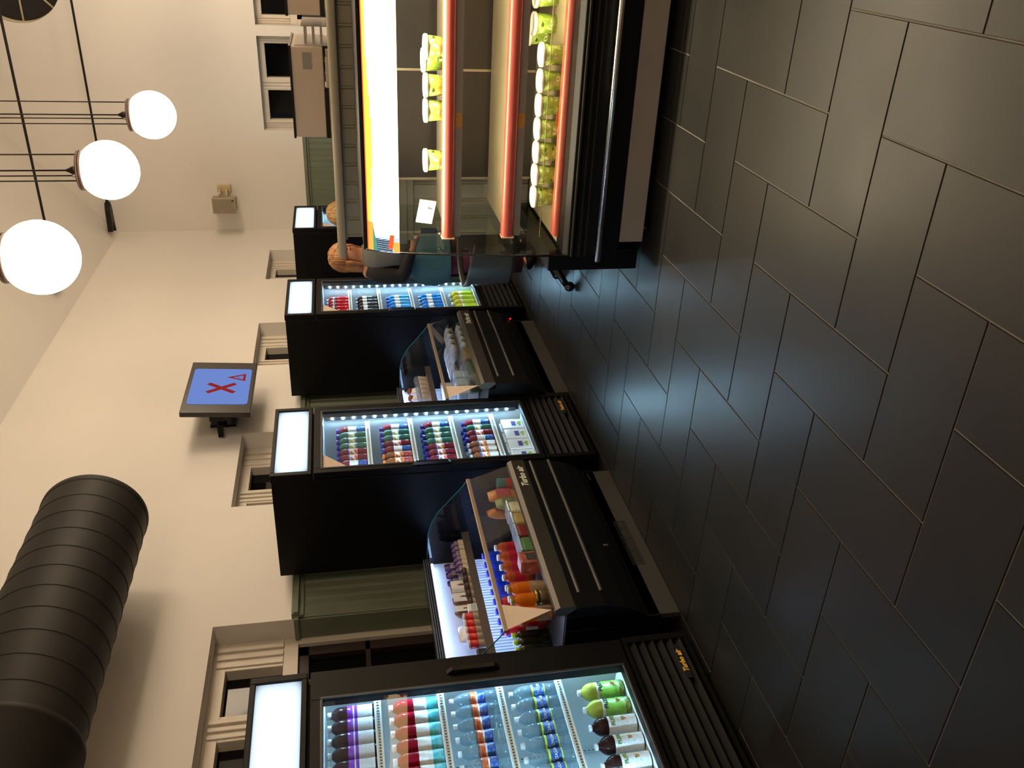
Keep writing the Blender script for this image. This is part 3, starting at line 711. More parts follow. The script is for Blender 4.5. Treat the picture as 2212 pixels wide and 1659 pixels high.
# --- first case, deck: front line, from the near end
PULP = liquid('orange_pulp_juice', '#e2711a')
def pulp(l, s): return bottle('juice_bottle', s, 'bottle', .20, .036, PULP, M('cap_olive', '#a58f1d', .35), [(.06,.44,M('label_paper', '#b48f74', .4, var=.25, vs=40))], l, 'orange juice bottles', neck=.26, capr=.5)
q = pulp(at(D1,-.10,.385,DECK(-.10)), 'orange pulp juice bottle with olive cap, third in the line')
dup(q, at(D1,-.10,.300,DECK(-.10)), 0, 'orange pulp juice bottle with olive cap, second in the line')
dup(q, at(D1,-.12,.220,DECK(-.12)), 0, 'orange pulp juice bottle with olive cap, at the near side glass')
jam = tag(B().lathe([(.036,0),(.038,.01),(.038,.07),(.034,.08)], 18).build('honey_jar', M('jar_amber', '#6b4a22', .15, coat=.6), None, at(D1,-.01,.215,DECK(.005))), 'squat amber jar with gold rings behind the paper corner', 'jar')
B().lathe([(.039,.082),(.039,.098),(.036,.1)], 18).build('jar_lid', M('gold_lid', '#c79a3c', .25, metal=.8), jam)
tag(B().box(-.04,.04,-.05,.05,0,.12).build('snack_packet', M('packet_rose_print', '#b35a4e', .4, var=.5, vs=28), None, at(D1,-.03,.50,DECK(-.03)), (0,0,.1), bevel=.008), 'rose and grey printed packet beside the orange juice', 'snack')
B().box(.0405,.042,-.03,.03,.03,.085).build('front_print', M('print_zigzag', '#3f3c3a', .5, var=.6, vs=60), bpy.data.objects['snack_packet'])
SAL = M('salad_green', '#5d8a50', .55, var=.4, vs=28); FRU = M('fruit_red', '#8f2a28', .45, var=.3, vs=30); YOG = M('parfait_yellow', '#b9964b', .45, var=.25, vs=30)
TUBCL = glassmat('tub_plastic', '#e6ecf4', ior=1.5, rough=.08, haze=.15, hazecol='#c9d4ea')
def tub(name, label, mat, loc, group, s=(1,1,1)):
    o = tag(B().box(-.045*s[0],.045*s[0],-.055*s[1],.055*s[1],0,.085*s[2]).build(name, mat, None, loc, bevel=.012), label, 'food tub', group)
    B().box(-.050*s[0],.050*s[0],-.060*s[1],.060*s[1],.086*s[2],.098*s[2]).build('tub_lid', M('tub_lid_film', '#b9c3e0', .12, coat=.6), o, bevel=.004); return o
GT = 'food tubs in the first case'
tub('salad_tub', 'food tub of green wrap pieces beside the printed packet', SAL, at(D1,-.04,.62,DECK(-.04)), GT)
tub('fruit_tub', 'food tub of dark red fruit beside the green wraps', FRU, at(D1,-.04,.735,DECK(-.04)), GT, (1,.85,1))
tub('parfait_tub', 'food tub of pale yellow filling beside the red fruit', YOG, at(D1,-.04,.845,DECK(-.04)), GT, (1,.85,1))
tub('cream_tub', 'cream printed food tub beside the yellow one', CREAMC, at(D1,-.04,.955,DECK(-.04)), GT, (1,.8,1.05))
SB = 'upright snack bags in the first case'
snackbag('snack_bag', 'grey green snack bag standing past the cream tub', .085, .05, .15, M('bag_sage', '#7c8257', .4, var=.35, vs=22), M('bag_print_olive', '#5a5f42', .4, var=.4, vs=30), at(D1,-.045,1.045,DECK(-.045)), SB)
snackbag('snack_bag', 'orange and crimson snack bag in the front line', .10, .06, .18, M('bag_orange', '#c8722a', .35, var=.3, vs=18), M('bag_print_crimson', '#a63345', .4, var=.4, vs=30), at(D1,-.05,1.13,DECK(-.05)), SB)
snackbag('snack_bag', 'amber snack bag leaning behind the orange one', .10, .06, .19, M('bag_amber', '#b5672c', .35, var=.3, vs=18), M('bag_print_rust', '#8a3b22', .4, var=.4, vs=30), at(D1,-.135,1.08,DECK(-.135)), SB, .3)
o = tag(B().lathe([(.03,0),(.036,.11),(.036,.115)], 18).build('yogurt_cup', M('cup_teal', '#356d78', .4, var=.15, vs=30), None, at(D1,-.02,1.205,DECK(-.02))), 'teal cup with a red band against the far side glass', 'cup')
B().lathe([(.0325,.03),(.0345,.065)], 18, caps=False).build('red_band', REDC, o)
# second line: pink drinks; rear line: blue capped waters
PINK = liquid('pink_drink', '#c2243f'); SALM = liquid('salmon_drink', '#b9552f'); ROYAL = liquid('royal_drink', '#1b3fd0')
q = None
for k in range(8):
    lab = f"pink drink bottle in the middle line, {ORD[k]} from the near side glass"
    lc = at(D1,-.24,.30+k*.085,DECK(-.24))
    if q is None: q = bottle('juice_bottle', lab, 'bottle', .175, .030, SALM, WHITEP, [(.30,.62,PINK)], lc, 'pink drinks in the first case', neck=.24, capr=.6)
    else: dup(q, lc, 0, lab)
q = None
for k in range(9):
    lab = f"blue drink bottle in the rear line, {ORD[k]} from the near side glass"
    lc = at(D1,-.40,.40+k*.078,DECK(-.40))
    if q is None: q = bottle('juice_bottle', lab, 'bottle', .222, .030, ROYAL, CAPN, [(.30,.58,M('label_bright_blue', '#2a5be0', .3))], lc, 'blue drinks in the first case', neck=.24, capr=.6)
    else: dup(q, lc, 0, lab)
q = None
for k in range(4):
    lab = f"red-capped pink bottle before the rear panel, {ORD[k]} from the near side glass"
    lc = at(D1,-.33,.335+k*.07,DECK(-.33))
    if q is None: q = bottle('juice_bottle', lab, 'bottle', .215, .028, PINK, M('cap_hot_pink', '#d81f58', .3), [(.2,.5,LABW)], lc, 'red capped bottles in the first case', neck=.2, capr=.9)
    else: dup(q, lc, 0, lab)
# lime topped packets near the side glass
for k in range(3):
    o = tag(B().lathe([(.021,0),(.023,.14),(.020,.165)], 14).build('dressing_bottle', M('dressing_dark', '#2c2f1c', .2, coat=.4), None, at(D1,-.31,.175+k*.050,DECK(.02))), f"dark dressing bottle with lime cap, {ORD[k]} from the near side glass", 'bottle', 'dressing bottles')
    B().lathe([(.014,.165),(.014,.19)], 14).build('cap', LIME, o)
# --- second case
SANW = M('sandwich_wrap', '#a7b2c4', .3, var=.2, vs=14, bump=.3, bs=40); HOAG = M('roll_tan', '#b59c82', .6, var=.25, vs=20)
FILM = glassmat('film_glass', '#f2f5fb', ior=1.5, rough=.12, haze=.55, hazecol='#ccd5e4')
def sandwich(label, loc, rz, s=1.0):
    b = B()
    def fn(u, v):
        a = u*2*PI; t = math.sin(PI*min(max(v,.02),.98))**.35
        return (.042*s*math.cos(a)*t, (v-.5)*.15*s, .040*s+.038*s*math.sin(a)*t)
    b.grid(fn, 18, 10); o = tag(b.build('wrapped_sandwich', HOAG, None, loc, (0,0,rz)), label, 'sandwich', 'wrapped sandwiches')
    f = B(); f.grid(lambda u,v: (.045*s*math.cos(PI*u), (v-.5)*.165*s*(1+.02*math.sin(20*u)), .042*s+.042*s*math.sin(PI*u)*math.sin(PI*min(max(v,.05),.95))**.3), 12, 10); f.build('film_wrap', FILM, o); return o
sp = None
for ln, dx, z in (('front line',-.055,.5805),('middle line',-.235,.5805),('front line upper layer',-.075,.6655),('middle line upper layer',-.245,.6655)):
    for k in range(4):
        lab = f"film-wrapped sandwich roll, {ORD[k]} from the far end, {ln}"
        lc = at(D2, dx, 1.15-k*.098, z)
        sp = sandwich(lab, lc, PI/2) if sp is None else (dup(sp, lc, PI/2, lab), sp)[1]
BT = 'clear food boxes in the second case'
def fbox(label, fill, loc, w, d, h):
    o = tag(B().box(-d/2,d/2,-w/2,w/2,0,h).build('food_box', fill, None, loc, bevel=.014), label, 'food box', BT)
    B().box(-d/2-.006,d/2+.006,-w/2-.006,w/2+.006,h*.55,h+.010).build('clear_lid', TUBCL, o, bevel=.012); return o
fbox('clear box of amber fruit salad between the sandwiches and the green salad', M('fruit_amber', '#a57c2e', .45, var=.4, vs=30), at(D2,-.045,.665,DECK(-.06)), .20, .12, .085)
fbox('clear box of dark green salad at the near end of the second case', M('salad_dark', '#454f22', .6, var=.5, vs=30), at(D2,-.045,.385,DECK(-.05)), .25, .13, .085)
for k in range(3):
    fbox(f"tall white food box behind the green salad, {ORD[k]} from the near side glass", WRAPW, at(D2,-.20,.40+k*.125,DECK(-.22)), .108, .10, .155)
o = fbox('glowing white food box at the rear of the second case', WHITEP, at(D2,-.40,.80,DECK(-.36)), .16, .10, .22)
tr = tag(B().box(-.07,.07,-.11,.11,0,.012).build('wire_tray', M('tray_blue_grey', '#56709c', .35, metal=.4), None, at(D2,-.42,1.08,DECK(-.40)), bevel=.004), 'empty flat tray at the rear of the second case', 'tray')
b = B(); b.tube([(-.06,-.10,.012),(-.06,-.10,.06),(-.06,.10,.06),(-.06,.10,.012)], .004, 6); b.build('tray_rail', STEEL, tr)
q = None
for k in range(5):
    lab = f"cream dessert cup on the upper shelf, {ORD[k]} from the far end of the row"
    lc = at(D2,-.425,1.08-k*.074,SHZ)
    if q is None:
        q = tag(B().lathe([(.026,0),(.033,.075),(.034,.08)], 16).build('dessert_cup', M('dessert_cream', '#cfbfb2', .3, var=.3, vs=30), None, lc), lab, 'cup', 'dessert cups')
        B().lathe([(.035,.08),(.033,.10),(.014,.115)], 16).build('dome_lid', TUBCL, q)
    else: dup(q, lc, 0, lab)
for k in range(4):
    o = tag(pouch(B(), .085, .06, .15, 0, k*1.7).build('pastry_bag', WRAPW, None, at(D2,-.52,1.06-k*.11,SHZ), (0,0,.2*k)), f"white pastry bag behind the dessert cups, {ORD[k]} from the far end", 'pastry', 'pastry bags')
    B().ball((0,0,.150), .032, 14, 8, 0, (1,1,.7)).build('pastry', M('pastry_rust', '#8c4a30', .55, var=.3, vs=25), o)
# --- third case: a few packs glowing in the gap
for k in range(4):
    o = tag(pouch(B(), .11, .09, .12, 0, k*2.3).build('salad_bag', M('bag_pale_blue', '#aebbe6', .25, var=.3, vs=20), None, at(D3,-.10,.20+k*.16,DECK(-.10)), (0,0,.4*k)), f"pale puffed food bag in the third case, {ORD[k]} from its near end", 'food bag', 'food bags in the third case')
    B().box(.036,.040,-.025,.025,.04,.075).build('bag_label', LABR if k % 2 else LABW, o)
for k in range(3):
    o = tag(pouch(B(), .12, .08, .13, 0, k*1.9).build('salad_bag', M('bag_russet', '#83414b', .3, var=.3, vs=20), None, at(D3,-.44,.18+k*.2,SHZ), (0,0,.3*k)), f"russet food bag on the upper shelf of the third case, {ORD[k]} from its near end", 'food bag', 'russet food bags')
    B().box(.034,.038,-.025,.025,.05,.08).build('bag_label', LABW, o)
# ---------------------------------------------------------------- open refrigerated merchandiser
MX0, MX1, MY0, MY1 = -1.49, 0.95, 3.98, 4.90
REDPL = M('red_rail_plastic', '#c85c50', .30, spec=1.0)
INNER = M('merch_inner_steel', '#b3a98e', .4, metal=.25, var=.08, vs=3)
BACKP = M('merch_back_panel', '#37322f', .35, metal=.5, var=.1, vs=2)
WARMLED = lampmat('merch_lamp_warm', (1.0,.86,.58), 55.0)
def merch():
    t = thing('open_display_cooler', 'long open display cooler of green paper cups under a glowing canopy', 'display cooler', (0,0,0))
    x0, x1 = MX0, MX1
    b = B()
    pr = [(MY0+.0,.17),(MY0,.385),(MY0+.015,.40),(MY0+.015,.425),(MY0+.05,.445),(MY1,.445),(MY1,.17)]
    b.prism(pr, 'x', x0, x1); b.box(x0-.11,x0,MY0+.10,MY1,.03,.50)
    b.build('cooler_body', BLACK, t, bevel=.004)
    k = B(); k.box(x0+.07,x1,MY0+.005,MY0+.03,.048,.168); k.build('kick_panel', M('kick_taupe', '#8d8176', .45, var=.06, vs=5), t, bevel=.002)
    c = B(); c.tube([(x0-.01,MY0-.045,.287),(x1,MY0-.045,.287)], .0135, 14); 
    for xx in (x0+.03,-.7,.1,.8): c.box(xx-.02,xx+.02,MY0-.04,MY0+.004,.279,.295)
    c.build('bumper_rail', CHROME, t)
    for z in (.345,.375,.41): 
        s = B(); s.box(x0,x1,MY0-.006,MY0+.02,z-.004,z+.004); s.build('sill_strip', M('sill_dark_alloy', '#3a3531', .3, metal=.6), t)
    d = B(); d.box(x0+.02,x1,MY0+.17,MY1-.05,.432,.447); d.build('deck', INNER, t)
    bp = B(); bp.box(x0+.16,x1,MY1-.05,MY1-.03,.44,1.36)
    for xx in (x0+.16,-.75,-.1,.55): bp.box(xx-.006,xx+.006,MY1-.054,MY1-.05,.45,1.30,1)
    bp.build('back_panel', [BACKP, M('seam_bright', '#b3a791', .3, metal=.8)], t)
    # end glass, bowed back at the top, with a black leading edge
    pr = [(MY0+.005,.44),(MY0+.02,.70),(MY0+.055,1.0),(MY0+.095,1.25),(MY0+.165,1.405),(MY1-.03,1.405),(MY1-.03,.44)]
    g = B(); g.add([(x0+.005,p[0],p[1]) for p in pr], [tuple(range(len(pr)))]); eg = g.build('end_glass', glassmat('end_pane', '#e4e6dd'), t)
    e = B(); e.tube([(x0+.005,p[0],p[1]) for p in pr[:6]], .006, 6); e.build('edge_trim', BLACKG, eg)
    # canopy: backlit printed front
    cf = lambda v: (MY0+.085+.075*v**1.6, 1.250+.150*v)
    def z_(x, v):                                     # the printed picture on the backlit front
        if x < .004 or v < .012: return 6
        if v > .965: return 1
        if x < .15:
            if v > .82: return 2
            if v > .68+.14*x/.15: return 3
            if x < .012 and v < .62: return 5
            if .19 < v+.8*(x-.06) < .33 and .028 < x < .098: return 1
            if v < .20 and x < .062: return 2
            if x < .072 and v > .22: return 5 if int(x*420+v*20) % 4 == 0 else 4
            return 5 if x < .085 else 0
        if v > .90-.12*math.sin(x*3.0)**2: return 7
        return 0
    b = B()
    for s0, s1, nu, nv in ((.008,.155,90,90),(.155,x1-x0-.012,70,36)):
        b.grid(lambda u,v: (x0+s0+u*(s1-s0), cf(v)[0], cf(v)[1]), nu, nv, mfn=lambda u,v: z_(s0+u*(s1-s0), v))
    ms = [lampmat('canopy_glow', (1.0,.66,.28), CANOPY), lampmat('canopy_red', '#ff4a22', 2.2), lampmat('canopy_orange', '#ff9a3c', 1.8), lampmat('canopy_teal', '#69c9b0', .7),
          lampmat('canopy_slate', '#41607e', .4), lampmat('canopy_pale', '#d8ecff', 1.1), lampmat('canopy_rim', '#ffe9d8', 1.2), lampmat('canopy_yellow', '#ffdc50', 1.6)]
    b.build('canopy_sign', ms, t)
    r = B(); r.prism([(MY0+.165,1.404),(MY0+.175,1.418),(MY1,1.418),(MY1,1.36),(MY1-.03,1.36),(MY1-.03,1.404)], 'x', x0, x1); 
    r.prism([(MY0+.088,1.249),(MY0+.10,1.262),(MY0+.30,1.262),(MY0+.30,1.40),(MY0+.17,1.40)], 'x', x0+.01, x1)
    r.build('canopy_housing', BLACK, t)
    l = B(); l.box(x0+.05,x1,MY0+.105,MY0+.22,1.2555,1.2615); l.build('canopy_lamp', WARMLED, t)
    # shelves with red front rails
    for nm, zs, ybk in (('upper',1.000,4.70),('lower',.700,4.80)):
        s = B(); s.box(x0+.05,x1,4.185,ybk,zs-.018,zs)
        for xx in (x0+.06,-.75,0.1): s.prism([(4.20,zs-.018),(4.86,zs-.018),(4.86,zs-.10)], 'x', xx, xx+.005)
        so = s.build('shelf', INNER, t)
        f = B(); f.prism([(4.185,zs-.022),(4.150,zs-.022)]+[(4.150-.018*math.sin(a),zs+.006-.028*math.cos(a)) for a in (0,.5,1.0,1.57,2.1,2.6,3.14)]+[(4.185,zs+.034)], 'x', x0+.055, x1, smooth=True)
        f.box(x0+.05,x0+.0555,4.13,4.19,zs-.026,zs+.036,1)
        f.build('price_rail', [REDPL, M('rail_end', '#d8b890', .4)], so)
        u = B(); u.box(x0+.055,x1,4.160,4.195,zs-.060,zs-.022); uo = u.build('rail_channel', M('channel_brown_grey', '#94877a', .45, metal=.1), so)
        l2 = B(); l2.box(x0+.08,x1,4.20,4.225,zs-.030,zs-.020); l2.build('shelf_lamp', lampmat('shelf_lamp_warm', (1.0,.84,.50), 60.0), so)
        n = B(); n.box(-.90,-.835,4.1585,4.1600,zs-.056,zs-.028); no = n.build('warning_sticker', M('sticker_amber', '#c8892a', .5), uo)
        letter('!', .020, GASKET, no, (-.85,4.158,zs-.042), MYF)
    # bottom rail along the deck front, and a low clear lip
    f = B(); f.prism([(4.185,.42),(4.150,.42)]+[(4.150-.018*math.sin(a),.446-.026*math.cos(a)) for a in (0,.5,1.0,1.57,2.1,2.6,3.14)]+[(4.185,.472)], 'x', x0+.055, x1, smooth=True)
    f.build('deck_rail', REDPL, t)
    f = B(); f.box(x0+.055,x1,4.118,4.130,.404,.415); f.build('light_strip', lampmat('strip_warm', '#ffe6c0', 1.3), t)
    n = B(); n.box(-.90,-.835,4.186,4.188,.452,.482); no = n.build('warning_sticker', bpy.data.materials['sticker_amber'], t); letter('!', .018, GASKET, no, (-.85,4.1855,.467), MYF)
    g = B(); g.add([(x0+.06,4.105,.43),(x1,4.105,.43),(x1,4.12,.545),(x0+.06,4.12,.545)], [(0,1,2,3)]); lo = g.build('clear_lip', glassmat('lip_acrylic', '#f4f2ea'), t)
    g = B(); g.tube([(x0+.06,4.12,.545),(x1,4.12,.545)], .0022, 6); g.build('lip_edge', M('lip_edge_yellow', '#b9a86a', .25), lo)
    for xx in (x0+.13, 0.4):
        b = B(); b.lathe([(.022,-.012),(.03,-.012),(.03,.012),(.022,.012)], 16, (xx,MY0+.05,.0305), axis='x'); b.box(xx-.02,xx+.02,MY0+.03,MY0+.07,.055,.168)
        b.tube([(xx-.014,MY0+.05,.0305),(xx-.018,MY0+.05,.0305)], .010, 10, 1); b.build('caster', [BLACKG, STEEL], t)
    for xx in (x0+.13, 0.4):
        b = B(); b.lathe([(.022,-.012),(.03,-.012),(.03,.012),(.022,.012)], 16, (xx,MY1-.06,.0305), axis='x'); b.box(xx-.02,xx+.02,MY1-.08,MY1-.04,.055,.168); b.build('caster', BLACKG, t)
merch()
# green paper cups
def cupmat():
    m = bpy.data.materials.new('cup_green_print'); m.use_nodes = True; nt = m.node_tree; p = nt.nodes['Principled BSDF']; p.inputs['Roughness'].default_value = .4
    tc = nt.nodes.new('ShaderNodeTexCoord'); n = nt.nodes.new('ShaderNodeTexNoise'); n.inputs['Scale'].default_value = 22; n.inputs['Detail'].default_value = 1.5; n.inputs['Distortion'].default_value = 1.2
    nt.links.new(tc.outputs['Object'], n.inputs['Vector']); c = nt.nodes.new('ShaderNodeValToRGB'); e = c.color_ramp.elements
    c.color_ramp.interpolation = 'CONSTANT'
    e[0].position = 0; e[0].color = (*lin('#86a83a'), 1); e[1].position = .50; e[1].color = (*lin('#a3bf50'), 1)
    k = c.color_ramp.elements.new(.62); k.color = (*lin('#dfe3b4'), 1)
    nt.links.new(n.outputs['Fac'], c.inputs[0]); nt.links.new(c.outputs[0], p.inputs['Base Color']); return m
CUPM = cupmat(); LIDM = M('cup_lid_white', '#e9e6dc', .35)
def leafcurl(b, r0, r1, h, a, z, s, m):
    pts = [(-1,-.2),(-.5,-.62),(.1,-.7),(.6,-.4),(1,.1),(.35,.15),(-.1,.45),(-.6,.4)]
    v = []
    for p in pts:
        zz = z+p[1]*s; r = r0+(r1-r0)*zz/h+.0006; aa = a+p[0]*s/r; v.append((r*math.cos(aa), r*math.sin(aa), zz))
    b.add(v, [tuple(range(8))], m)
def papercup(label, loc, rz):
    h, r0, r1 = .108, .041, .051
    o = tag(B().lathe([(r0,0),(r1,h)], 28).build('paper_cup', CUPM, None, loc, (0,0,rz)), label, 'cup', 'green paper cups')
    b = B(); b.lathe([(r1+.0012,h-.012),(r1+.005,h-.010),(r1+.005,h+.003),(r1+.001,h+.007),(r1-.005,h+.007),(r1-.007,h+.002),(0,h+.002)], 28, caps=False); b.build('cup_lid', LIDM, o)
    b = B()
    for a, z, s, m in ((.9,.030,.018,0),(2.6,.072,.014,1),(2.75,.030,.012,1),(4.0,.050,.016,0),(5.4,.075,.013,1),(5.5,.030,.017,0)): leafcurl(b, r0, r1, h, a, z, s, m)
    b.build('leaf_pattern', [M('leaf_pale', '#e6e9c0', .4), M('leaf_dark', '#46591f', .4)], o); return o
ZS = 1.0005
cl = [(-1.075,4.245,'green paper cup alone past the price sign on the upper shelf'),(-.838,4.235,'green paper cup on the upper shelf, single one beside the pale-sided cup'),(-.724,4.235,'pale-sided paper cup on the upper shelf'),(-.555,4.235,'green paper cup on the upper shelf, hiding another cup'),(-.628,4.34,'green paper cup half hidden behind another on the upper shelf'),(-.30,4.24,'green paper cup on the upper shelf at the edge of view')]
pc = None
for i, (x, y, l) in enumerate(cl):
    if pc is None: pc = papercup(l, (x,y,ZS), 3.4)
    else: dup(pc, (x,y,ZS), [0,3.9,5.3,3.3,4.2,2.4][i], l)
for i, x in enumerate([-1.268,-1.155,-1.042,-.929,-.816,-.703,-.585]):
    dup(pc, (x,4.27,.4475), 1.1*i+.4, f"white-lidded paper cup in the row on the cooler deck, {ORD[i]} from the end glass")
for x, y, l in ((-.47,4.47,'green paper cup on the deck, set back past the row'),(-.53,4.58,'green paper cup on the deck behind the set-back one'),(-.345,4.46,'green paper cup on the deck at the edge of view')):
    dup(pc, (x,y,.4475), 3.6+x*9, l)
# card in a clip on the upper shelf
t = thing('price_sign', 'white price card in a black clip at the end of the upper cooler shelf', 'sign', (-1.36,4.23,ZS), -.22)
B().box(-.062,.062,-.004,.004,.055,.135).build('card', M('card_white', '#efe9dc', .5), t, (0.02,0,.012), (0,.16,0))
b = B(); b.box(-.085,-.062,-.008,.008,.05,.13); b.tube([(-.075,0,.055),(-.078,0,.03),(-.07,0,.006)], .006, 8); b.box(-.095,-.045,-.02,.02,0,.008); b.build('clip', BLACKG, t)
b = B(); b.ball((-.085,-.012,.035), .008, 10, 8); b.build('clip_screw', CHROME, t)
letter('7', .03, INK, t, (.055,-.0055,.085), MYF, shear=.1)
# ---------------------------------------------------------------- pendant globes
GLM = lampmat('globe_glow', (1.0,.785,.55), GLOBE)
RODM = M('rod_bronze', '#2a211a', .4, metal=.7); RINGM = M('ring_nickel', '#5a4a46', .35, metal=.6)
def roofz(x): return RZ-abs(x-RX)*(RZ-ZE)/(RX-XL)
def pendant(label, loc):
    zt = roofz(loc[0])-loc[2]
    t = thing('pendant_lamp', label, 'pendant lamp', loc, 0, 'globe pendant lamps')
    B().ball((0,0,0), .200, 40, 24).build('globe', GLM, t)
    b = B(); b.lathe([(.10,.150),(.135,.150),(.135,.176),(.095,.196),(.05,.205),(0,.206)], 32, caps=False); b.lathe([(.118,.176),(.136,.176),(.136,.186),(.118,.186)], 32, caps=False); b.build('gallery_ring', RINGM, t)
    b = B(); b.lathe([(.028,.20),(.028,.235),(.012,.262),(.012,.27)], 14); b.build('socket', RODM, t)
    for i in range(3):
        a = PI*2*i/3+.45; x, y = .108*math.cos(a), .108*math.sin(a)
        b = B(); b.tube([(x,y,.215),(x,y,zt-.03)], .005, 6); ro = b.build('hanging_rod', RODM, t)
        h = B(); h.tube([(x+.010*math.cos(c),y,.200+.012*math.sin(c)) for c in [k*PI/4 for k in range(8)]], .0028, 6, closed=True); h.build('hook', RINGM, ro)
    b = B(); b.tube([(0,0,.26),(0,0,zt-.03)], .006, 6); b.build('power_cord', RODM, t)
    b = B(); b.lathe([(.14,zt-.16),(.14,zt-.03)], 24); b.build('ceiling_plate', RODM, t); return t
GX = (-1.70, 0.0)
pl = [(-1.751,4.862,3.124,'white glass globe lamp, first and lowest-looking of the three over the cases'),(-1.69,6.42,3.075,'white glass globe lamp, middle one of the three over the cases'),(-1.675,8.17,3.07,'white glass globe lamp, last of the three, before the far gable')]
pn = pendant(pl[0][3], pl[0][:3])
for p in pl[1:]: dup(pn, p[:3], 0, p[3])
pm = pendant('white glass globe lamp of the second row, first from the gable', (-.30,10.1,3.095))  # second row is added out of view to brighten gable and walls
for k, y in enumerate((8.65,7.2,5.75)): dup(pm, (-.30,y,3.095), 0, f"white glass globe lamp of the second row, {ORD[k+1]} from the gable")
for k, y in enumerate((10.1,8.65,7.2,5.75,2.85,1.4,0,-1.4,-2.8)): dup(pm, (1.25,y,3.095), 0, f"added unseen white globe lamp of the third row, {ORD[k]} from the gable")  # added out of view; lights half wall, ovens and cooler front
for k, y in enumerate((9.4,7.9,6.4)): dup(pm, (.50,y,3.095), 0, f"added unseen white globe lamp between the second and third rows, {ORD[k]} from the gable")  # extra globes added out of view to lift the gable and floor
# ---------------------------------------------------------------- tie rods
def tie(y, z, label):
    t = thing('tie_rod', label, 'tie rod', (0,y,z), 0, 'iron tie rods across the room')
    xe = XL+(z-ZE)*(RX-XL)/(RZ-ZE)+.05
    B().tube([(xe+.30,0,0),(2*RX-xe-.30,0,0)], .013, 8).build('rod', DARKIRON, t)
    for s, x in ((1,xe),(-1,2*RX-xe)):
        b = B(); b.tube([(x+s*.34,0,0),(x+s*.52,0,0)], .018, 8)
        b.prism([(x+s*.36,-.040),(x+s*.30,-.062),(x+s*.04,-.085),(x+s*.14,-.012),(x+s*.14,.012),(x+s*.0,.085),(x+s*.30,.062),(x+s*.36,.040)], 'z', -.030, .030)
        b.box(x+s*.34,x+s*.39,-.03,.03,-.03,.03); b.build('clevis', DARKIRON, t, bevel=.003)
tie(9.06, 4.385, 'dark iron tie rod over the third globe lamp, its fork beside the big globe')
tie(11.18, 4.30, 'dark iron tie rod close to the far gable, its fork below the middle globe')
tie(6.87, 4.385, 'dark iron tie rod above the middle of the room'); tie(4.70, 4.385, 'dark iron tie rod above the first globe lamp')
# ---------------------------------------------------------------- duct
t = thing('air_duct', 'fat black spiral air duct under the roof slope, ending above the food cases', 'duct', (-3.25,0,3.035))
def ductskin(y0, y1, r, seg=64):
    b = B(); y = y0
    while y < y1-.06:
        b.lathe([(r,y),(r,y+.140)], seg, axis='y', caps=False)
        b.lathe([(r,y+.140),(r+.003,y+.142),(r+.003,y+.148),(r,y+.150)], seg, axis='y', caps=False, smooth=False); y += .150
    b.lathe([(r,y),(r,y1)], seg, axis='y', caps=False); return b
DUCTM = M('duct_black', '#262320', .6, spec=.3, var=.1, vs=3)
ductskin(2.86, 4.51, .293).build('spiral_section', DUCTM, t)
b = B(); b.lathe([(.293,4.50),(.298,4.51),(.298,4.54),(.280,4.545),(.275,4.51),(0,4.50)], 64, axis='y', caps=False); b.build('end_collar', DUCTM, t)
B().lathe([(.304,-3.98),(.304,2.83),(.312,2.835),(.312,2.868),(.300,2.875)], 64, axis='y', caps=False).build('smooth_section', DUCTM, t)
for yy in (1.2, -1.0):
    rr_ = .306
    b = B(); b.lathe([(rr_,yy-.012),(rr_+.001,yy-.012),(rr_+.001,yy+.012),(rr_,yy+.012)], 48, axis='y', caps=False)
    b.tube([(0,yy,rr_-.003),(0,yy,roofz(-3.25)-3.035+.02)], .004, 6); b.build('hanger', DUCTM, t)
# ---------------------------------------------------------------- wall monitor
t = thing('wall_monitor', 'wall monitor showing a red cross and warning triangle on blue', 'TV', (-3.48,6.53,2.54))
BEZ = M('monitor_bezel', '#1f1b1a', .3, var=.05)
b = B(); b.box(-.045,0,-.425,.425,-.262,.262); b.box(-.075,-.045,-.30,.30,-.17,.17)
body = b.build('housing', BEZ, t, (0,0,0), (0,R_(3.8),0), bevel=.006)
def rrect(w_, h_, r, n=6):
    return [(sx*(w_-r)+r*math.cos(a0+PI/2*i/n), sz*(h_-r)+r*math.sin(a0+PI/2*i/n)) for sx, sz, a0 in ((1,1,0),(-1,1,PI/2),(-1,-1,PI),(1,-1,1.5*PI)) for i in range(n+1)]
scr = B(); pts = rrect(.300,.228,.03); scr.add([(.0015,p[0],p[1]) for p in pts], [tuple(range(len(pts)))])
s = scr.build('screen', lampmat('screen_blue', (.155,.245,.62), 1.0), t, (0,0,0), (0,R_(3.8),0))
mk = B()
for sg in (1,-1):
    d = Vector((0,.075*1.0,.105*sg)); n_ = Vector((0,-d.z,d.y)).normalized()*.021; c = Vector((.003,-.035,-.01))
    mk.add([c-d-n_,c-d+n_,c+d+n_,c+d-n_], [(0,1,2,3)])
mk.build('red_cross', lampmat('screen_red', (.27,.022,.018), 1.0), s)
tb = B(); o_, i_ = [(.003,.150,-.035),(.003,.215,-.185),(.003,.085,-.185)], [(.003,.150,-.085),(.003,.184,-.165),(.003,.116,-.165)]
for k in range(3): j = (k+1) % 3; tb.add([o_[k],o_[j],i_[j],i_[k]], [(0,1,2,3)])
tb.build('warning_triangle', bpy.data.materials['screen_red'], s)
letter('!', .058, lampmat('screen_dark', (.02,.03,.12), 1.0), s, (.0035,.150,-.138), MXF)
b = B(); b.box(-.315,-.295,-.12,.12,-.10,.10); b.build('wall_plate', BLACK, t)
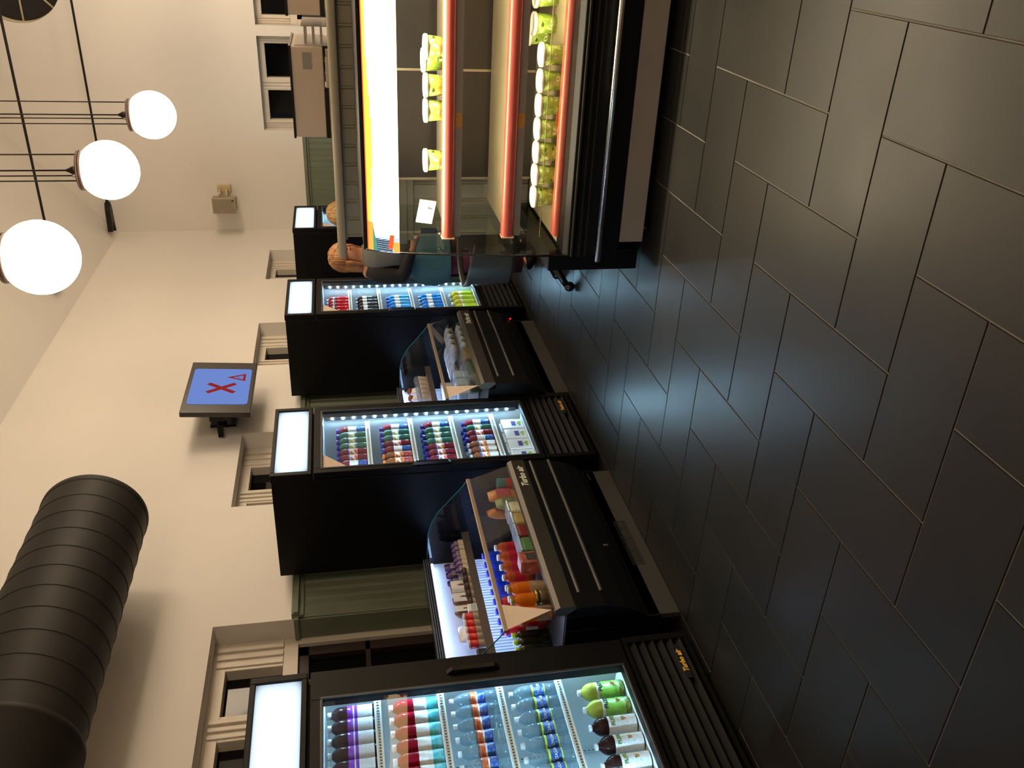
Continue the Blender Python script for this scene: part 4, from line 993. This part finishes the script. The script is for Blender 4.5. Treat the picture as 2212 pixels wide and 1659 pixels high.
b = B(); b.box(-.30,-.19,-.30,-.24,-.02,.02); b.tube([(-.30,-.05,0),(-.20,-.20,0),(-.075,-.05,0)], .022, 10); b.tube([(-.30,.06,-.06),(-.10,.02,-.06)], .012, 8); b.build('wall_arm', BLACK, t)
b = B(); b.box(-.12,-.06,-.36,-.22,-.06,.06); b.build('side_bracket', BLACK, t)
# ---------------------------------------------------------------- loudspeaker on the gable
t = thing('wall_speaker', 'small beige loudspeaker on a pale bracket on the far wall', 'speaker', (-3.385,11.22,2.93))
b = B(); b.prism([(-.10,-.10),(.10,-.10),(.075,.10),(-.075,.10)], 'z', -.14, .14); b.build('cabinet', M('speaker_beige', '#9f927c', .5, var=.04), t, bevel=.012)
b = B(); b.grid(lambda u,v: (-.088+u*.176,-.1015,-.128+v*.256), 2, 2); b.build('grille', M('speaker_grille', '#8f836f', .7, bump=.4, bs=400), t)
b = B(); b.box(.055,.075,-.103,-.100,-.118,-.098); b.build('badge', GASKET, t)
b = B(); b.tube([(.08,0,.04),(.14,.02,.05),(.15,.16,.05)], .010, 8); b.tube([(.08,0,-.04),(.14,.02,-.03),(.15,.16,-.03)], .010, 8); b.box(.11,.19,.15,.222,-.07,.09); b.ball((.13,0,.05), .018, 10, 8); b.build('bracket', M('bracket_cream', '#cbb98f', .4), t)
# ---------------------------------------------------------------- ovens on the counter behind the half wall
t = thing('service_counter', 'steel service counter standing behind the sage half wall', 'counter', (0,5.62,0))
B().box(-1.55,1.9,-.36,.36,.90,.94).build('worktop', STEEL, t, bevel=.004)
b = B(); b.box(-1.50,1.85,-.32,.32,.10,.90); b.build('cabinet', GREYP, t)
for xx in (-1.4,1.75):
    for yy in (-.28,.28): B().box(xx-.03,xx+.03,yy-.03,yy+.03,0,.10).build('leg', STEEL, t)
SATIN = M('satin_steel', '#cdb9a2', .36, metal=.35, var=.05, vs=3)
def oven(label, loc, w_, rack):
    t = thing('conveyor_oven', label, 'oven', loc, 0, 'steel ovens behind the half wall')
    b = B(); b.box(-w_/2,w_/2,-.28,.28,.635,.812); b.build('hood', SATIN, t, bevel=.004)
    b = B(); b.box(-w_/2-.006,w_/2+.006,-.286,.286,.812,.824); b.build('top_rim', BLACKG, t)
    b = B(); b.box(-w_/2+.01,w_/2-.01,-.27,.27,.06,.622); b.box(-w_/2+.03,w_/2-.05,-.284,-.26,.60,.625); b.build('oven_body', SATIN, t, bevel=.004)
    b = B(); b.box(-w_/2-.004,w_/2-.22,-.286,-.27,.612,.636); b.build('door_gap', BLACKG, t)
    b = B(); b.box(-w_/2+.06,w_/2-.06,-.290,-.27,.18,.50); d = b.build('oven_door', BLACKG, t, bevel=.004)
    B().tube([(-w_/2+.10,-.31,.52),(w_/2-.10,-.31,.52)], .010, 8).build('door_handle', STEEL, d)
    for xx in (-w_/2+.05,w_/2-.05):
        for yy in (-.22,.22): B().lathe([(.02,0),(.025,.06)], 12, (xx,yy,0)).build('foot', BLACKG, t)
    if rack:
        b = B()
        for k in range(6):
            zz = .50+k*.045; b.box(w_/2+.002,w_/2+.10,-.20,-.17,zz,zz+.010); b.box(w_/2+.002,w_/2+.10,.10,.13,zz,zz+.010)
        b.box(w_/2,w_/2+.005,-.24,.2,.46,.79); b.box(w_/2+.10,w_/2+.105,-.22,.2,.46,.75); b.build('slide_rack', STEEL, t)
        b = B(); b.box(w_/2-.12,w_/2-.03,-.283,-.280,.70,.75); b.build('control_plate', M('plate_grey', '#8c8378', .4), t)
    return t
oven('long steel oven on the counter with a slide rack at its end', (-.965,5.62,.94), .50, True)
oven('second steel oven with a thick dark top, past the slide rack', (-.24,5.62,.94), .62, False)
# ---------------------------------------------------------------- tub chair
t = thing('tub_chair', 'low grey plastic tub chair with a slotted back on a black star base', 'chair', (-1.975,5.50,0), R_(-12))
SHELL = M('chair_shell_grey', '#3b3937', .32, var=.05, vs=4)
def shell(u, v):
    a = PI*.5+PI*(.98*(u-.5)*2)*.72; r = .232+.020*v; z = .44+.30*v-.05*(2*u-1)**4*v
    return (r*math.cos(a)*1.05, -r*math.sin(a)*-1.0, z)
sk = lambda u, v: .70 < v < .87 and .30 < u < .70
o = B().grid(shell, 48, 24, skip=sk).build('backrest', SHELL, t, (0,0,0), (0,0,PI*.5), solid=.012)
b = B(); b.lathe([(0,.415),(.12,.40),(.19,.41),(.215,.43),(.20,.445),(.10,.43),(0,.435)], 32, caps=False); b.build('seat', SHELL, t)
b = B(); b.lathe([(.03,.08),(.03,.34),(.075,.37),(.075,.41)], 16); b.build('post', BLACKG, t)
for k in range(5):
    a = 2*PI*k/5+.35; b = B(); b.tube([(0,0,.16),(.16*math.cos(a),.16*math.sin(a),.12),(.29*math.cos(a),.29*math.sin(a),.055)], [.034,.028,.022], 10)
    b.ball((.30*math.cos(a),.30*math.sin(a),.0355), .035, 12, 8); b.build('leg', BLACKG, t)
# ---------------------------------------------------------------- people
SKIN = M('skin', '#b57a58', .5, var=.06, vs=20)
def skinned(name, V, E, mat, parent, root=0, sub=2):
    me = bpy.data.meshes.new(name); me.from_pydata([v[0] for v in V], E, []); me.materials.append(mat)
    o = bpy.data.objects.new(name, me); C.objects.link(o); o.parent = parent
    o.modifiers.new('skin', 'SKIN').use_smooth_shade = True
    if not me.skin_vertices: 
        bpy.context.view_layer.objects.active = o; me.skin_vertices_add() if hasattr(me, 'skin_vertices_add') else None
    if me.skin_vertices:
        for i, v in enumerate(V):
            r = v[1] if isinstance(v[1], tuple) else (v[1], v[1]); sv = me.skin_vertices[0].data[i]; sv.radius = r; sv.use_root = (i == root)
    md = o.modifiers.new('sub', 'SUBSURF'); md.levels = sub; md.render_levels = sub
    return o
def loft(b, rings, n=28, m=0, a0=0.0, a1=2*PI, cap=True):
    """rings: (x, y, z, half depth, half width)"""
    full = abs(a1-a0-2*PI) < 1e-6; k = n if full else n+1; base = len(b.v)
    for r in rings:
        for i in range(k):
            a = a0+(a1-a0)*i/n; b.v.append((r[0]+r[3]*math.cos(a), r[1]+r[4]*math.sin(a), r[2]))
    for j in range(len(rings)-1):
        for i in range(n):
            i2 = (i+1) % k if full else i+1
            b.f.append((base+j*k+i, base+j*k+i2, base+(j+1)*k+i2, base+(j+1)*k+i)); b.m.append(m); b.sm.append(True)
    return b
def human(label, loc, rotz, hairc, hair2, topc, overc, tunicc, legc, s=1.0):
    t = thing('person', label, 'person', loc, rotz); t.scale = (s, s, s)
    V, E = [], []
    def n(p, r, par=None):
        V.append((p, r)); i = len(V)-1
        if par is not None: E.append((par, i))
        return i
    pel = n((0,0,.90), (.135,.11)); sp = n((.005,0,1.05), (.115,.092), pel); ch = n((.01,0,1.20), (.135,.105), sp); uc = n((-.005,0,1.31), (.10,.075), ch)
    nk = n((.0,0,1.385), (.048,.05), uc); hb = n((.025,0,1.455), (.066,.072), nk); hm = n((.03,0,1.515), (.078,.088), hb); ht = n((.02,0,1.575), (.06,.066), hm)
    n((.125,0,1.497), (.010,.013), hm); n((.095,0,1.435), (.018,.016), hb)
    for sg in (1,-1):
        n((.015,sg*.088,1.505), (.012,.022), hm)
        sh = n((-.005,sg*.155,1.305), (.052,.052), uc); el = n((-.005,sg*.212,1.06), (.040,.040), sh); wr = n((.20,sg*.13,.985), (.026,.024), el)
        pa = n((.265,sg*.115,.975), (.022,.034), wr); kn = n((.30,sg*.110,.968), (.014,.036), pa)
        for q, (dy, ln) in enumerate(((-.027,.068),(-.009,.078),(.010,.074),(.028,.060))):
            f1 = n((.315,sg*.110+dy,.963), .0095, kn); f2 = n((.315+ln*.55,sg*.110+dy*1.1,.945), .0088, f1); n((.315+ln*.80,sg*.110+dy*1.1,.917), .0075, f2)
        t1 = n((.268,sg*(.115-.042),.975), .0105, pa); n((.302,sg*(.115-.06),.965), .009, t1)
        hp = n((0,sg*.085,.83), (.095,.088), pel); k2 = n((.02,sg*.095,.47), (.058,.058), hp); an = n((-.015,sg*.10,.10), (.036,.036), k2); ft = n((.06,sg*.105,.045), (.032,.04), an); n((.155,sg*.11,.030), (.022,.038), ft)
    skinned('body', V, E, SKIN, t)
    b = B(); loft(b, [(0,0,.93,.115,.150),(.005,0,1.03,.112,.138),(.012,0,1.16,.128,.155),(.006,0,1.25,.122,.172),(-.004,0,1.315,.096,.165),(-.01,0,1.345,.07,.11)])
    b.build('top', M('cloth_'+topc[1:], topc, .85, var=.1, vs=20, bump=.2, bs=200), t)
    b = B(); loft(b, [(-.01,0,.69,.185,.215),(-.03,0,.80,.205,.22),(-.035,0,.90,.19,.205),(-.01,0,1.00,.14,.165),(.0,0,1.06,.122,.148)]); b.build('tunic', M('cloth_'+tunicc[1:], tunicc, .85, var=.12, vs=16, bump=.2, bs=200), t)
    b = B(); loft(b, [(.012,0,1.00,.135,.160),(.018,0,1.12,.140,.166),(.012,0,1.24,.134,.182),(.004,0,1.315,.108,.170),(.0,0,1.365,.078,.105)], 24, 0, -1.25, 1.25); b.build('cardigan', M('cloth_'+overc[1:], overc, .9, var=.08, vs=18, bump=.2, bs=160), t, solid=.012)
    for sg in (1,-1):
        b = B(); b.tube([(-.005,sg*.13,1.318),(-.01,sg*.178,1.24),(-.008,sg*.205,1.13),(.0,sg*.210,1.07),(.05,sg*.195,1.045),(.12,sg*.165,1.02),(.185,sg*.138,.992)], [.060,.066,.062,.058,.050,.042,.036], 16); b.build('sleeve', M('cloth_'+topc[1:], topc, .85), t)
    for sg in (1,-1):
        b = B(); b.tube([(0,sg*.085,.86),(.006,sg*.09,.70),(.02,sg*.097,.47),(.0,sg*.10,.25),(-.012,sg*.10,.11)], [.090,.090,.076,.070,.068], 18); b.build('trouser', M('cloth_'+legc[1:], legc, .85, var=.1, vs=16), t)
        b = B(); b.ball((.055,sg*.107,.042), .05, 16, 10, 0, (2.35,.98,.83)); b.build('shoe', M('shoe_dark', '#17130f', .4), t)
    # hair: rounded cap, fringe swept over the ear, ends on the nape
    b = B()
    def hf(u, v):
        a = u*2*PI; th = .02+v*PI*.66; k = 1+.03*math.sin(11*a+4*v)+.02*math.sin(23*a)
        back = max(0, -math.cos(a)); drop = .05*back*v*v; front = max(0, math.cos(a))
        th2 = th*(1-.42*front**1.5)
        return (.015+.112*k*math.sin(th2)*math.cos(a), .104*k*math.sin(th2)*math.sin(a), 1.515+.112*math.cos(th2)-drop)
    b.grid(hf, 48, 18)
    for k in range(44):
        u = .13+.74*k/43; w_ = .012*math.sin(k*5.1)
        pts = [Vector(hf(u+w_*v, v)) for v in (.06,.2,.38,.56,.74,.9,1.0)]; c_ = Vector((.015,0,1.515))
        b.tube([c_+(p-c_)*(1.02+.012*math.sin(k*3.7+i)) for i, p in enumerate(pts)], [.003,.007,.008,.0085,.008,.007,.004], 6)
    for k in range(26):
        a = PI*.42+k*(PI*1.16/25); x, y = .02+.104*math.cos(a), .098*math.sin(a)
        b.tube([(x,y,1.50),(x*1.05-.004,y*1.02,1.45),(x*1.02-.012,y*.98,1.41+.008*math.sin(k*2.3)),(x*1.0-.022,y*1.0,1.37+.012*math.sin(k*1.7)),(x*.97-.03,y*.95,1.335+.022*math.sin(k*2.9))], [.016,.017,.014,.011,.004], 6)
    b.build('hair', printed('hair_'+hairc[1:], hairc, hair2, .5, 34, .22, .5), t)
    for sg in (1,-1):
        b = B(); b.ball((.098,sg*.032,1.515), .011, 10, 8); b.build('eye', M('eye_dark', '#20160f', .2), t)
    b = B(); b.tube([(.106,-.022,1.458),(.112,0,1.460),(.106,.022,1.458)], [.003,.006,.003], 8); b.build('lips', M('lips', '#9a4f45', .5), t)
    return t
human('person in profile with blonde hair, black top and teal tunic, forearms held forward', (-2.44,6.60,0), R_(-22), '#b27d45', '#89572d', '#120f13', '#5a5b5b', '#3b6470', '#5a2438')
human('person behind the half wall, only fair hair showing above its cap', (-2.62,8.30,0), R_(70), '#b5905c', '#98713f', '#2a2a30', '#46484c', '#30343c', '#22242a', 1.01)
